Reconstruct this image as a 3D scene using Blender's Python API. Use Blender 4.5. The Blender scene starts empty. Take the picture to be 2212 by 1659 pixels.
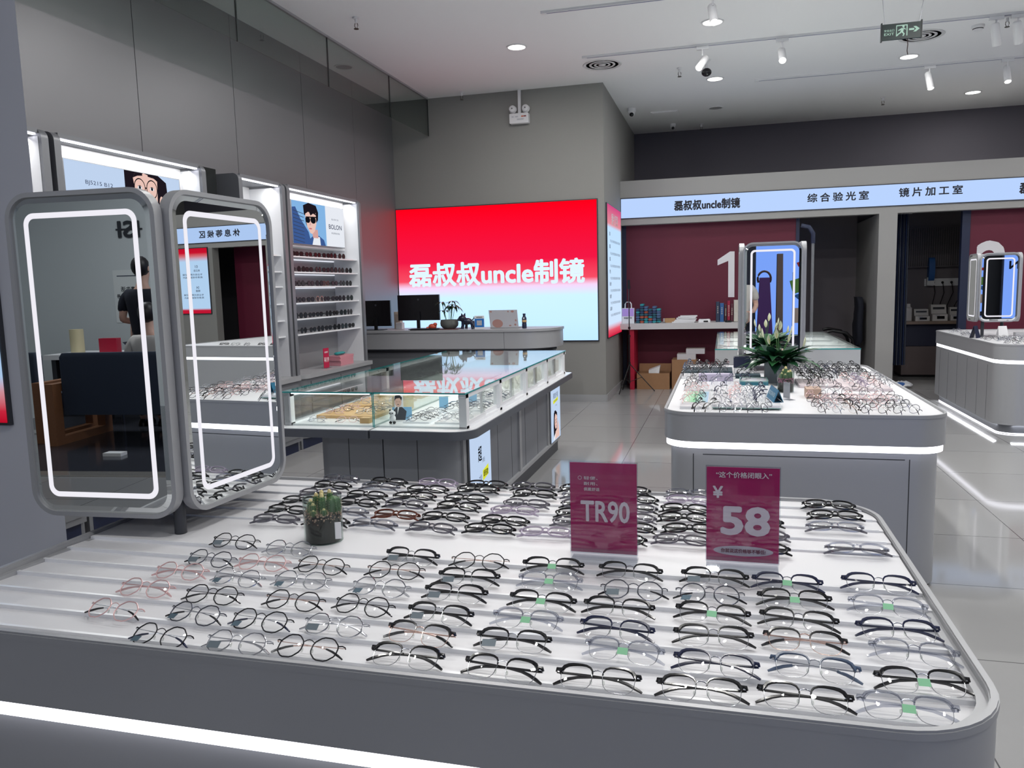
import bpy, math, random
from math import sin, cos, pi, radians
from mathutils import Vector, Matrix

S = bpy.context.scene
COL = S.collection
rnd = random.Random(7)

# ------------------------------------------------------------------ camera
cam_d = bpy.data.cameras.new('camera'); cam = bpy.data.objects.new('camera', cam_d); COL.objects.link(cam)
YAW, PIT, ROL, FPX = -.264523, -.12122, -.0259438, 1698.68
_f = Vector((sin(YAW)*cos(PIT), cos(YAW)*cos(PIT), sin(PIT)))
_r0 = Vector((cos(YAW), -sin(YAW), 0)); _u0 = _r0.cross(_f)
_r = cos(ROL)*_r0 + sin(ROL)*_u0; _u = _r.cross(_f)
cam.matrix_world = Matrix(((_r.x, _u.x, -_f.x, 0), (_r.y, _u.y, -_f.y, 0), (_r.z, _u.z, -_f.z, 1.45), (0, 0, 0, 1)))
cam_d.sensor_width = 36; cam_d.sensor_fit = 'HORIZONTAL'; cam_d.lens = 36*FPX/2212; cam_d.clip_start = .02
S.camera = cam

# ------------------------------------------------------------------ world, view
W = bpy.data.worlds.new('world'); S.world = W; W.use_nodes = True
W.node_tree.nodes['Background'].inputs[0].default_value = (.55, .65, .9, 1)
W.node_tree.nodes['Background'].inputs[1].default_value = .25
S.view_settings.view_transform = 'Standard'; S.view_settings.look = 'None'
S.view_settings.exposure = 0.0; S.view_settings.gamma = 1
S.cycles.use_denoising = True
S.cycles.max_bounces = 10; S.cycles.diffuse_bounces = 4; S.cycles.glossy_bounces = 5
S.cycles.transmission_bounces = 4; S.cycles.transparent_max_bounces = 28
S.cycles.caustics_reflective = False; S.cycles.caustics_refractive = False
S.cycles.sample_clamp_indirect = 4

# ------------------------------------------------------------------ light functions and added hall fill
CEIL = 3.87
DOWN_W, SPOT_W, MALL_W = 29, 150, 32
def area(name, loc, size, power, color=(1, 1, 1), rot=(0, 0, 0), shape='DISK', size_y=None, spread=pi):
    d = bpy.data.lights.new(name, 'AREA'); d.energy = power; d.color = color; d.shape = shape; d.size = size
    if size_y: d.size_y = size_y
    d.spread = spread
    o = bpy.data.objects.new(name, d); o.location = loc; o.rotation_euler = rot; COL.objects.link(o); return o
def spot(name, loc, tgt, power, cone=38, blend=.5, rad=.025, color=(1, 1, 1)):
    d = bpy.data.lights.new(name, 'SPOT'); d.energy = power; d.spot_size = radians(cone); d.spot_blend = blend
    d.shadow_soft_size = rad; d.color = color
    o = bpy.data.objects.new(name, d); o.location = loc
    o.rotation_euler = (Vector(tgt)-Vector(loc)).to_track_quat('-Z', 'Y').to_euler(); COL.objects.link(o); return o
# unseen fill lights added over the mall hall outside the open shop front
for hx, hy in ((-6, -4.5), (-2.5, -4.5), (1.5, -4.5), (5.5, -4.5)):
    area('hall_lamp', (hx, hy, 3.8), 1.2, MALL_W*(1.5 if hx < -1 else .9), (.95, .97, 1), shape='SQUARE')

# ------------------------------------------------------------------ helpers
def s2l(c):
    c = c/255
    return c/12.92 if c <= .04045 else ((c+.055)/1.055)**2.4
def rgb(r, g, b): return (s2l(r), s2l(g), s2l(b), 1)
MATS = {}
def mat(name, col=(128, 128, 128), rough=.5, metal=0, emit=0, ecol=None, alpha=1, spec=.5, coat=0, noise=0):
    if name in MATS: return MATS[name]
    m = bpy.data.materials.new(name); m.use_nodes = True; MATS[name] = m
    nt = m.node_tree; b = nt.nodes['Principled BSDF']
    b.inputs['Base Color'].default_value = rgb(*col); b.inputs['Roughness'].default_value = rough
    b.inputs['Metallic'].default_value = metal; b.inputs['Specular IOR Level'].default_value = spec
    b.inputs['Alpha'].default_value = alpha; b.inputs['Coat Weight'].default_value = coat
    if emit:
        b.inputs['Emission Color'].default_value = rgb(*(ecol or col)); b.inputs['Emission Strength'].default_value = emit
    if noise:
        n = nt.nodes.new('ShaderNodeTexNoise'); n.inputs['Scale'].default_value = 40; n.inputs['Detail'].default_value = 4
        mx = nt.nodes.new('ShaderNodeMix'); mx.data_type = 'RGBA'
        c = rgb(*col)
        mx.inputs['A'].default_value = [x*(1-noise) for x in c[:3]]+[1]; mx.inputs['B'].default_value = [min(1, x*(1+noise)) for x in c[:3]]+[1]
        tc = nt.nodes.new('ShaderNodeTexCoord')
        nt.links.new(tc.outputs['Object'], n.inputs['Vector']); nt.links.new(n.outputs['Fac'], mx.inputs['Factor'])
        nt.links.new(mx.outputs['Result'], b.inputs['Base Color'])
    return m
def glass(name, tint=(255, 255, 255), rough=.0, ior=1.5, boost=1.0):
    """thin pane: clear, with the mirror reflection of glass"""
    if name in MATS: return MATS[name]
    m = bpy.data.materials.new(name); m.use_nodes = True; MATS[name] = m
    nt = m.node_tree; nt.nodes.clear(); N = nt.nodes.new
    o = N('ShaderNodeOutputMaterial'); mx = N('ShaderNodeMixShader'); t = N('ShaderNodeBsdfTransparent'); g = N('ShaderNodeBsdfGlossy')
    fr = N('ShaderNodeFresnel'); fr.inputs['IOR'].default_value = ior
    t.inputs['Color'].default_value = rgb(*tint); g.inputs['Roughness'].default_value = rough
    mu = N('ShaderNodeMath'); mu.operation = 'MULTIPLY'; mu.inputs[1].default_value = boost; mu.use_clamp = True
    geo = N('ShaderNodeNewGeometry'); L = nt.links.new
    mr = N('ShaderNodeMapRange'); mr.inputs['To Min'].default_value = ior; mr.inputs['To Max'].default_value = 1/ior   # same Fresnel from either side
    L(geo.outputs['Backfacing'], mr.inputs['Value']); L(mr.outputs[0], fr.inputs['IOR'])
    L(fr.outputs[0], mu.inputs[0]); L(mu.outputs[0], mx.inputs[0]); L(t.outputs[0], mx.inputs[1]); L(g.outputs[0], mx.inputs[2]); L(mx.outputs[0], o.inputs[0])
    return m
def emis(name, col, k=1.0):
    if name in MATS: return MATS[name]
    m = bpy.data.materials.new(name); m.use_nodes = True; MATS[name] = m
    nt = m.node_tree; nt.nodes.clear(); o = nt.nodes.new('ShaderNodeOutputMaterial'); e = nt.nodes.new('ShaderNodeEmission')
    e.inputs[0].default_value = rgb(*col); e.inputs[1].default_value = k; nt.links.new(e.outputs[0], o.inputs[0]); return m
def ramp_emis(name, stops, k=1.0, axis='Z', gloss=False):
    """a lit screen or light box whose picture is a vertical colour gradient"""
    m = bpy.data.materials.new(name); m.use_nodes = True; MATS[name] = m
    nt = m.node_tree; nt.nodes.clear(); N = nt.nodes.new; L = nt.links.new
    o = N('ShaderNodeOutputMaterial'); e = N('ShaderNodeEmission'); r = N('ShaderNodeValToRGB'); tc = N('ShaderNodeTexCoord'); sp = N('ShaderNodeSeparateXYZ')
    L(tc.outputs['Generated'], sp.inputs[0]); L(sp.outputs[axis], r.inputs[0]); L(r.outputs[0], e.inputs[0]); e.inputs[1].default_value = k; L(e.outputs[0], o.inputs[0])
    el = r.color_ramp.elements
    for i, (p, c) in enumerate(stops):
        x = el[i] if i < 2 else el.new(p)
        x.position = p
    for x in el: pass
    for i, (p, c) in enumerate(sorted(stops)): el[i].position = p; el[i].color = rgb(*c)
    return m

class MB:
    def __init__(self): self.v = []; self.f = []; self.mi = []
    def add(self, vs, fs, mi=0):
        b = len(self.v); self.v += [tuple(v) for v in vs]
        for f in fs: self.f.append([b+i for i in f]); self.mi.append(mi)
        return self
    def box(self, x0, x1, y0, y1, z0, z1, mi=0):
        vs = [(x, y, z) for z in (z0, z1) for y in (y0, y1) for x in (x0, x1)]
        return self.add(vs, [(0, 2, 3, 1), (4, 5, 7, 6), (0, 1, 5, 4), (2, 6, 7, 3), (0, 4, 6, 2), (1, 3, 7, 5)], mi)
    def cbox(self, c, d, mi=0):
        return self.box(c[0]-d[0]/2, c[0]+d[0]/2, c[1]-d[1]/2, c[1]+d[1]/2, c[2]-d[2]/2, c[2]+d[2]/2, mi)
    def loft(self, rings, caps=True, close=False, mi=0):
        n = len(rings[0]); vs = [p for r in rings for p in r]; fs = []
        m = len(rings)
        for i in range(m if close else m-1):
            a, b = i*n, ((i+1) % m)*n
            for j in range(n): k = (j+1) % n; fs.append((a+j, a+k, b+k, b+j))
        if caps and not close: fs.append(tuple(range(n))[::-1]); fs.append(tuple((m-1)*n+j for j in range(n)))
        return self.add(vs, fs, mi)
    def prism(self, out, z0, z1, mi=0):
        return self.loft([[(x, y, z0) for x, y in out], [(x, y, z1) for x, y in out]], mi=mi)
    def ring(self, o, i, z0, z1, mi=0):
        """hollow prism between two outlines of equal count"""
        R = [[(x, y, z0) for x, y in o], [(x, y, z1) for x, y in o], [(x, y, z1) for x, y in i], [(x, y, z0) for x, y in i]]
        return self.loft(R, caps=False, close=True, mi=mi)
    def tube(self, pts, r, n=6, closed=False, mi=0, up=(0, 0, 1), flat=1.0, rs=None):
        P = [Vector(p) for p in pts]; m = len(P); rings = []
        for i in range(m):
            a = P[(i-1) % m] if closed or i > 0 else P[i]; b = P[(i+1) % m] if closed or i < m-1 else P[i]
            t = (b-a).normalized(); u = Vector(up)
            if abs(t.dot(u)) > .95: u = Vector((1, 0, 0)) if abs(t.x) < .9 else Vector((0, 1, 0))
            s = t.cross(u).normalized(); w = s.cross(t)
            rr = rs[i] if rs else r
            rings.append([P[i]+s*rr*cos(2*pi*k/n)+w*rr*flat*sin(2*pi*k/n) for k in range(n)])
        return self.loft(rings, caps=not closed, close=closed, mi=mi)
    def lathe(self, prof, c=(0, 0, 0), n=24, mi=0):
        rings = [[(c[0]+r*cos(2*pi*k/n), c[1]+r*sin(2*pi*k/n), c[2]+z) for k in range(n)] for r, z in prof]
        return self.loft(rings, mi=mi)
    def ball(self, c, r, n=10, mi=0):
        if not hasattr(r, '__len__'): r = (r, r, r)
        rings = []
        for i in range(1, n):
            a = pi*i/n
            rings.append([(c[0]+r[0]*sin(a)*cos(2*pi*k/(n*2)), c[1]+r[1]*sin(a)*sin(2*pi*k/(n*2)), c[2]-r[2]*cos(a)) for k in range(n*2)])
        return self.loft(rings, mi=mi)
    def poly(self, pts, mi=0): return self.add(pts, [tuple(range(len(pts)))], mi)
    def xf(self, M): self.v = [tuple(M @ Vector(v)) for v in self.v]; return self
    def mesh(self, name, mats, smooth=True):
        me = bpy.data.meshes.new(name); me.from_pydata(self.v, [], self.f)
        if not isinstance(mats, (list, tuple)): mats = [mats]
        for m in mats: me.materials.append(m)
        if len(mats) > 1: me.polygons.foreach_set('material_index', self.mi)
        if smooth:
            me.polygons.foreach_set('use_smooth', [True]*len(me.polygons)); me.set_sharp_from_angle(angle=radians(38))
        me.update(); return me
    def build(self, name, mats, parent=None, smooth=True, label=None):
        o = bpy.data.objects.new(name, self.mesh(name, mats, smooth)); COL.objects.link(o)
        if parent is not None: o.parent = parent
        if label: o['label'] = label
        return o
def mobj(name, me, parent=None):
    o = bpy.data.objects.new(name, me); COL.objects.link(o)
    if parent is not None: o.parent = parent
    return o
def thing(name, label, cat, loc=(0, 0, 0), rz=0, group=None):
    o = bpy.data.objects.new(name, None); COL.objects.link(o); o.empty_display_size = .1
    o.location = loc; o.rotation_euler = (0, 0, rz); return tag(o, label, cat, group)
def tag(o, label, cat, group=None):
    o['label'] = label; o['category'] = cat
    if group: o['group'] = group
    return o
def struct(o): o['kind'] = 'structure'; return o
def move(o, loc, rz=0): o.location = loc; o.rotation_euler = (0, 0, rz); return o
def kids(o): return [c for c in bpy.data.objects if c.parent == o]
def copy_tree(o, loc, rz, label, group=None, children=None):
    c = o.copy(); COL.objects.link(c); c.location = loc; c.rotation_euler = (0, 0, rz); c['label'] = label
    if group: c['group'] = group
    for ch in (children or kids(o)):
        d = ch.copy(); COL.objects.link(d); d.parent = c
    return c
def rr(x0, x1, y0, y1, r, n=8):
    """rounded rectangle, counter-clockwise; r is one radius or four (x1y0, x1y1, x0y1, x0y0)"""
    if not hasattr(r, '__len__'): r = (r,)*4
    C = ((x1, y0, -1, 1, -90), (x1, y1, -1, -1, 0), (x0, y1, 1, -1, 90), (x0, y0, 1, 1, 180)); out = []
    for (cx, cy, sx, sy, a0), q in zip(C, r):
        if q <= 0: out += [(cx, cy)]*1; continue
        for i in range(n+1):
            a = radians(a0+90*i/n); out.append((cx+sx*q+q*cos(a), cy+sy*q+q*sin(a)))
    return out
def face_M(face, loc):
    """local x,y plane -> upright plane seen from that side"""
    X = {'-y': (1, 0, 0), '+y': (-1, 0, 0), '+x': (0, 1, 0), '-x': (0, -1, 0)}[face]; Z = {'-y': (0, -1, 0), '+y': (0, 1, 0), '+x': (1, 0, 0), '-x': (-1, 0, 0)}[face]
    return Matrix(((X[0], 0, Z[0], loc[0]), (X[1], 0, Z[1], loc[1]), (X[2], 1, Z[2], loc[2]), (0, 0, 0, 1)))
ORD = ['zeroth', 'first', 'second', 'third', 'fourth', 'fifth', 'sixth', 'seventh', 'eighth', 'ninth', 'tenth', 'eleventh', 'twelfth', 'thirteenth', 'fourteenth', 'fifteenth']

def text_mb(txt, w=None, h=None, bold=0.0, depth=.001, res=3, spacing=1.0):
    """lettering as a mesh, centred, scaled into w x h"""
    cu = bpy.data.curves.new('lettering', 'FONT'); cu.body = txt; cu.size = 1; cu.resolution_u = res; cu.space_character = spacing
    cu.align_x = 'CENTER'
    o = bpy.data.objects.new('lettering', cu); COL.objects.link(o)
    dg = bpy.context.evaluated_depsgraph_get(); me = bpy.data.meshes.new_from_object(o.evaluated_get(dg))
    V = [v.co.copy() for v in me.vertices]; F = [list(p.vertices) for p in me.polygons]
    bpy.data.objects.remove(o); bpy.data.curves.remove(cu); bpy.data.meshes.remove(me)
    mb = MB()
    if not V: return mb
    x0 = min(v.x for v in V)-bold*.9; x1 = max(v.x for v in V)+bold*.9; y0 = min(v.y for v in V)-bold*.9; y1 = max(v.y for v in V)+bold*.9
    sx = w/(x1-x0) if w else None; sy = h/(y1-y0) if h else None
    sx = sx or sy; sy = sy or sx
    # heavier strokes: the same glyphs laid over each other, nudged round by the stroke width
    for k in range(9 if bold else 1):
        dx, dy = (bold*.9*cos(k*pi/4), bold*.9*sin(k*pi/4)) if k < 8 and bold else (0, 0)
        mb.add([((v.x-(x0+x1)/2+dx)*sx, (v.y-(y0+y1)/2+dy)*sy, depth+k*.00006) for v in V], F)
    return mb
def text(name, txt, m, face, loc, w=None, h=None, bold=0.0, parent=None, spacing=1.0, M=None, res=3):
    mb = text_mb(txt, w, h, bold, 0, res, spacing)
    mb.xf(M if M is not None else face_M(face, loc))
    return mb.build(name, m, parent, smooth=False)
def put(mb, src, M, mi=0):
    mb.add([tuple(M @ Vector(v)) for v in src.v], src.f, mi); return mb

# ------------------------------------------------------------------ materials
M_silver = mat('silver_laminate', (166, 167, 170), .38, .2)
M_silver_d = mat('grey_metal_laminate', (122, 124, 129), .38, .25)
M_white = mat('white_panel', (222, 222, 225), .4)
M_whitegloss = mat('white_gloss_panel', (236, 237, 240), .18)
M_dark = mat('dark_grey_metal', (60, 62, 68), .4, .3)
M_black = mat('black_plastic', (17, 17, 20), .25)
M_navy = mat('navy_laminate', (22, 32, 62), .5)
M_seam = mat('shadow_gap', (48, 49, 53), .7)
M_led = emis('led_strip', (244, 244, 255), 3.6)
M_led_soft = emis('soft_led_strip', (240, 243, 255), 1.0)
M_chrome = mat('brushed_chrome', (205, 207, 212), .22, 1)
M_mirror = mat('mirror_glass', (236, 240, 240), .0, 1)
M_pane = glass('clear_pane', (251, 254, 253))
M_glassedge = mat('green_glass_edge', (40, 140, 140), .1, 0, emit=.1)
M_lens = glass('spectacle_lens', (254, 254, 254), 0, 1.45, 1.0)
M_acryl = glass('clear_acrylic', (245, 246, 248), .02, 1.45)
M_wood = mat('light_wood', (176, 138, 96), .5, noise=.12)
M_card = mat('cardboard', (150, 112, 80), .8, noise=.08)
M_paperw = mat('white_paper', (226, 226, 228), .7)
M_txtw = mat('white_lettering', (240, 240, 240), .5)
M_txtb = mat('dark_lettering', (24, 26, 40), .6)
# ------------------------------------------------------------------ the room
M_wallgrey = mat('grey_beige_wall', (140, 139, 136), .7, noise=.02)
M_panelwall = mat('grey_wall_panel', (126, 126, 130), .42, .4)
M_ceil = mat('white_ceiling', (236, 236, 238), .8)
M_darkwall = mat('dark_grey_wall', (104, 101, 108), .8)
M_maroon = mat('maroon_wall', (94, 15, 43), .6)
M_fasc = mat('fascia_grey', (160, 159, 157), .6)
M_booth = mat('booth_grey_wall', (120, 114, 118), .8)

def floor_material():
    m = mat('polished_grey_tile', (150, 150, 151), .07)
    nt = m.node_tree; b = nt.nodes['Principled BSDF']; N = nt.nodes.new; L = nt.links.new
    br = N('ShaderNodeTexBrick'); br.offset = 0; br.inputs['Scale'].default_value = 1; br.inputs['Brick Width'].default_value = .8
    br.inputs['Row Height'].default_value = .8; br.inputs['Mortar Size'].default_value = .0025; br.inputs['Mortar Smooth'].default_value = 0
    br.inputs['Color1'].default_value = rgb(158, 158, 158); br.inputs['Color2'].default_value = rgb(152, 152, 153); br.inputs['Mortar'].default_value = rgb(84, 84, 86)
    tc = N('ShaderNodeTexCoord'); L(tc.outputs['Object'], br.inputs['Vector']); L(br.outputs['Color'], b.inputs['Base Color'])
    return m
M_floor = floor_material()
struct(MB().box(-9, 9.5, -2.3, 13.3, -.1, 0).build('floor', M_floor))
M_hallfloor = mat('dark_hall_tile', (62, 64, 72), .12)
struct(MB().box(-9, 9.5, -8, -2.3, -.1, 0).build('floor_hall', M_hallfloor))
struct(MB().box(-9, 9.5, -2.42, -2.28, 0, .012).build('trim_threshold', mat('polished_threshold', (200, 196, 190), .1, .6)))
struct(MB().box(-9, 9.5, -8, 13.3, CEIL, CEIL+.1).build('ceiling', M_ceil))
# left wall of tall panels with narrow gaps
mb = MB(); ys = [2.9, 3.95, 5.08, 6.285, 7.47, 8.62, 9.76]
mb.box(-4.3, -4.175, 2.85, 9.76, 0, CEIL, 1)
for a, b in zip(ys, ys[1:]): mb.box(-4.18, -4.16, a+.003, b-.003, 0, CEIL, 0)
struct(mb.build('wall_left', [M_panelwall, M_seam]))
struct(MB().box(-4.3, -1.42, 9.76, 13.2, 0, CEIL).build('wall_back', M_wallgrey))
struct(MB().box(-4.165, -1.42, 9.745, 9.76, 0, .09).build('baseboard_back', M_silver))
struct(MB().box(-1.42, -1.405, 9.76, 11.34, 0, .09).build('baseboard_pillar', M_silver))
struct(MB().box(-1.42, 9.5, 13.2, 13.3, 0, CEIL).build('wall_rear', M_darkwall))
struct(MB().box(9.4, 9.5, -8, 13.2, 0, CEIL).build('wall_right', M_wallgrey))
struct(MB().prism([(-4.3, 2.74), (-2.8, 2.74), (-2.97, 2.9), (-4.3, 2.9)], 0, CEIL).build('wall_near', mat('pale_bluish_pillar', (200, 202, 210), .6)))
# the white walls across the hall
struct(MB().box(-9, -.2, -7.1, -7, 0, CEIL).build('wall_hall', mat('white_hall_wall', (206, 212, 214), .7)))
struct(MB().box(-9.1, -9, -8, 9.76, 0, CEIL).build('wall_hall_end', mat('white_hall_wall')))
struct(MB().box(-9, -4.3, 9.7, 9.8, 0, CEIL).build('wall_hall_far', mat('white_hall_wall')))
struct(MB().box(-.2, 9.5, -8, -7.9, 0, CEIL).build('wall_hall_front', M_dark))

# booths behind the fascia
struct(MB().box(-1.42, 9.4, 11.34, 11.5, 2.29, 2.9).box(-1.42, 9.4, 11.5, 13.2, 2.84, 2.9).build('trim_fascia', M_fasc))
struct(MB().box(-1.36, .94, 11.5, 11.56, 0, 2.84).build('wall_booth_red', M_maroon))
struct(MB().box(-1.42, -1.36, 11.49, 11.56, 0, 2.84).box(.94, .985, 11.49, 11.56, 0, 2.84).build('trim_red_wall', M_navy))
struct(MB().box(1.95, 2.17, 11.34, 13.2, 0, 2.29).build('wall_booth_pillar', M_fasc))
struct(MB().box(-1.42, 1.95, 13.1, 13.2, 0, 2.84).build('wall_booth_back', M_booth))
struct(MB().box(2.17, 5.4, 13.1, 13.2, 0, 2.84).build('wall_lens_room', M_booth))
struct(MB().box(3.06, 5.3, 11.5, 11.56, 0, 2.84).build('wall_lens_room_red', M_maroon))
struct(MB().box(2.965, 3.06, 11.48, 11.56, 0, 2.84).build('trim_lens_room', M_navy))
struct(MB().box(5.3, 5.95, 11.34, 13.2, 0, 2.29).build('wall_booth_pillar_right', M_fasc))
struct(MB().box(5.95, 7.1, 11.9, 12, 0, 2.84).build('wall_rest_area_red', M_maroon))
struct(MB().box(7.1, 9.4, 11.34, 11.5, 0, 2.29).build('wall_rest_area', M_wallgrey))

# ------------------------------------------------------------------ hanging smoke glass along the left wall
t = thing('smoke_curtain', 'band of frameless tinted glass panes hung from ceiling along the left wall', 'glass screen', (-3.65, 2.9, 3.4))
M_smoke = glass('smoke_pane', (226, 232, 229), .0, 1.5)
gy = [2.92, 4.2, 5.615, 7.085, 8.525, 9.72]
for a, b in zip(gy, gy[1:]): MB().box(-.005, .005, a+.006-2.9, b-.006-2.9, 0, CEIL-3.4-.003).build('pane', M_smoke, t)
for y in gy[1:]: MB().box(-.006, .006, y-.006-2.9, y+.006-2.9, 0, CEIL-3.4-.003).build('joint', mat('dark_glass_edge', (40, 52, 50), .3), t)
MB().box(-.012, .012, .02, 6.82, CEIL-3.4-.02, CEIL-3.4).build('ceiling_channel', M_silver, t)

# ------------------------------------------------------------------ illuminated signs
def led_box(name, label, cat, face, c, w, h, d, m, group=None):
    t = thing(name, label, cat, (c[0], c[1], c[2]-h/2), 0, group)
    n = {'-y': (0, -1), '+x': (1, 0), '+y': (0, 1), '-x': (-1, 0)}[face]
    if face in ('-y', '+y'):
        s = n[1]; y0, y1 = sorted((0, s*d)); MB().box(-w/2-.012, w/2+.012, y0, y1, -.012, h+.012).build('frame', M_dark, t)
        y0, y1 = sorted((s*d, s*(d+.004))); MB().box(-w/2, w/2, y0, y1, 0, h).build('screen_face', m, t)
    else:
        s = n[0]; x0, x1 = sorted((0, s*d)); MB().box(x0, x1, -w/2-.012, w/2+.012, -.012, h+.012).build('frame', M_dark, t)
        x0, x1 = sorted((s*d, s*(d+.004))); MB().box(x0, x1, -w/2, w/2, 0, h).build('screen_face', m, t)
    return t
M_screen = ramp_emis('shop_screen_picture', [(0, (178, 216, 255)), (.16, (186, 222, 255)), (.33, (190, 224, 255)), (.405, (226, 196, 226)), (.455, (226, 70, 92)), (.6, (222, 20, 62)), (1, (232, 0, 22))], 1.25)
t = led_box('led_screen', 'large lit wall screen fading from red to pale blue with white shop lettering', 'screen', '-y', (-2.83, 9.76, 1.64), 2.64, 1.72, .02, M_screen)
M_letw = emis('white_lit_lettering', (214, 234, 255), 1.15)
text('lettering', '磊叔叔uncle制镜', M_letw, '-y', (0, -.026, 0), 2.34, .315, .036, t).location = (-.005, 0, .868)
# narrow price board on the side of the pillar
M_board = ramp_emis('side_board_picture', [(0, (205, 20, 60)), (.05, (226, 90, 110)), (.1, (206, 226, 250)), (.83, (190, 222, 252)), (.86, (222, 140, 150)), (1, (206, 72, 130))], 1.05)
t = led_box('lit_notice_board', 'tall narrow lit board with red ends and small print on side of the pillar', 'sign', '+x', (-1.42, 10.53, 1.63), 1.3, 1.66, .02, M_board)
text('heading', '镜片价目表', M_txtw, '+x', (.026, 0, 1.5), .62, .15, .02, t)
mb = MB(); rr2 = random.Random(3)
for k in range(7):
    z = 1.3-k*.157; put(mb, text_mb(['基片', '膜层', '防蓝', '变色', '渐进片', '抗疲劳', '儿童镜片'][k], .07*[2, 2, 2, 2, 3, 3, 4][k]*.75, .05, .01), face_M('+x', (.026, -.54+.04*[2, 2, 2, 2, 3, 3, 4][k]*.66, z)))
    put(mb, text_mb('专业验光精准配镜高清非球面树脂镜片'[:14+k % 3], .98, .035, .0), face_M('+x', (.026, .02, z-.085)))
mb.build('small_print', mat('grey_blue_print', (96, 106, 130), .6), t, smooth=False)
# fascia light strip
M_fascia_l = emis('fascia_lit_face', (186, 212, 255), 1.0)
t = led_box('fascia_sign', 'long pale blue lit strip with black Chinese room names across the booth fascia', 'sign', '-y', (3.98, 11.34, 2.52), 10.78, .265, .012, M_fascia_l)
for s, x0, x1, z, h in (('磊叔叔uncle制镜', -.676, .205, 2.523, .142), ('综合验光室', 1.06, 1.816, 2.535, .118), ('镜片加工室', 2.172, 2.914, 2.545, .118), ('磊叔叔uncle制镜', 3.545, 4.45, 2.523, .142), ('磊叔叔uncle制镜', 5.0, 5.9, 2.523, .142), ('休息等候区', 6.45, 7.35, 2.53, .13)):
    text('lettering', s, M_txtb, '-y', ((x0+x1)/2-3.98, -.0175, z-2.3875), x1-x0, h, .045 if 'uncle' in s else .03, t, spacing=1.0 if 'uncle' in s else 1.45)
# second lit board of the rest area, seen in the mirror
t = led_box('lit_notice_board', 'lit pale blue notice board with red bands, seen only reflected in the mirror', 'sign', '-y', (7.75, 11.34, 1.72), 1.1, 1.15, .02, ramp_emis('rest_board_picture', [(0, (206, 20, 50)), (.05, (206, 30, 60)), (.08, (190, 220, 252)), (.8, (190, 220, 252)), (.88, (224, 120, 130)), (.93, (216, 20, 50)), (1, (206, 14, 44))], 1.0))
mb = MB()
for x, y, s, w, h in ((-.3, .83, '01', .06, .05), (-.3, .46, '04', .06, .05), (-.3, .76, '刷正脸', .14, .04), (-.3, .4, '精磨', .1, .04), (-.2, .69, '专业验光精准配镜', .45, .035), (-.2, .64, '高清非球面树脂片', .45, .035), (-.2, .33, '专业验光精准配镜', .45, .035), (-.2, .28, '高清非球面树脂片', .45, .035)):
    put(mb, text_mb(s, w, h, .01), face_M('-y', (x, -.0265, y)))
mb.build('small_print', mat('grey_blue_print'), t, smooth=False)
# lit panel on the near wall at the picture's left edge
led_box('advertising_lightbox', 'lit panel fading from blue to red at left edge beside the large mirror', 'sign', '-y', (-3.44, 2.74, 1.35), .8, .86, .02, ramp_emis('near_panel_picture', [(0, (190, 10, 40)), (.06, (206, 40, 64)), (.16, (214, 150, 160)), (.24, (176, 206, 240)), (1, (176, 210, 250))], .9))
# big white numerals on the maroon booth walls
M_num = mat('white_numeral', (224, 222, 226), .6)
o = MB().loft([[(x, y, z) for x, z in ((-.089, 1.693), (-.089, 1.769), (.078, 1.879), (.139, 1.878), (.141, 1.245), (.057, 1.247), (.055, 1.75))] for y in (11.499, 11.494)]).build('wall_numeral', M_num); tag(o, 'big white numeral 1 on the maroon wall above the booth desk', 'numeral')
o = text('wall_numeral', '2', M_num, '-y', (3.33, 11.497, 1.6), .38, .6, .03); tag(o, 'big white numeral 2 on maroon wall behind the right-hand mirror', 'numeral')

# ------------------------------------------------------------------ ceiling fittings
M_diff = emis('downlight_glow', (255, 253, 244), 7)
M_fit = mat('white_lamp_metal', (226, 226, 228), .4)
M_off = mat('unlit_diffuser', (150, 150, 152), .6)
def downlight(x, y, label, lit=True, k=1):
    t = thing('downlight', label, 'ceiling lamp', (x, y, CEIL), 0, 'recessed ceiling downlights')
    o = [(.105*cos(a*pi/14), .105*sin(a*pi/14)) for a in range(28)]; i = [(.088*cos(a*pi/14), .088*sin(a*pi/14)) for a in range(28)]
    MB().ring(o, i, -.008, 0).build('trim_ring', M_fit, t); MB().prism(i, -.004, -.001).build('diffuser', M_diff if lit else M_off, t)
    if lit: area('downlight_bulb', (x, y, CEIL-.02), .17, DOWN_W*k, (1, .985, .95))
for x, y, l in ((-2.04, 8.05, 'lit round downlight in ceiling in front of the emergency lamp'), (-.12, 7.94, 'lit round downlight nearest the top edge, below the hanging white spotlight'),
                (-.12, 10.07, 'lit round downlight just behind the black dome camera'), (1.95, 9.87, 'lit round downlight under the exit sign'), (3.17, 12.04, 'lit round downlight nearest the dark upper wall')):
    downlight(x, y, l, True, .8 if y < 9 else .32)
downlight(-.13, 11.7, 'unlit round ceiling lamp near the dark upper wall', False)
downlight(-3.98, 8.09, 'unlit round ceiling disc behind the glass curtain', False)
for x in (-2.04, -.1, 1.95, 4.0, 6.0):
    for y, k in ((6.0, 1), (4.0, .7), (1.05, .7), (-1.6, .1)):  # unseen downlights; near-table row added to brighten the middle table's apron
        area('downlight_bulb', (x, y, CEIL-.02), .17, DOWN_W*k*(.25 if x < -2 and y < 2 else 1), (1, .985, .95))
for x in (4.0, 6.0, 8.0):
    for y in (8.0, 10.0): area('downlight_bulb', (x, y, CEIL-.02), .17, DOWN_W*(.7 if y < 9 else .3), (1, .985, .95))
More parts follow.
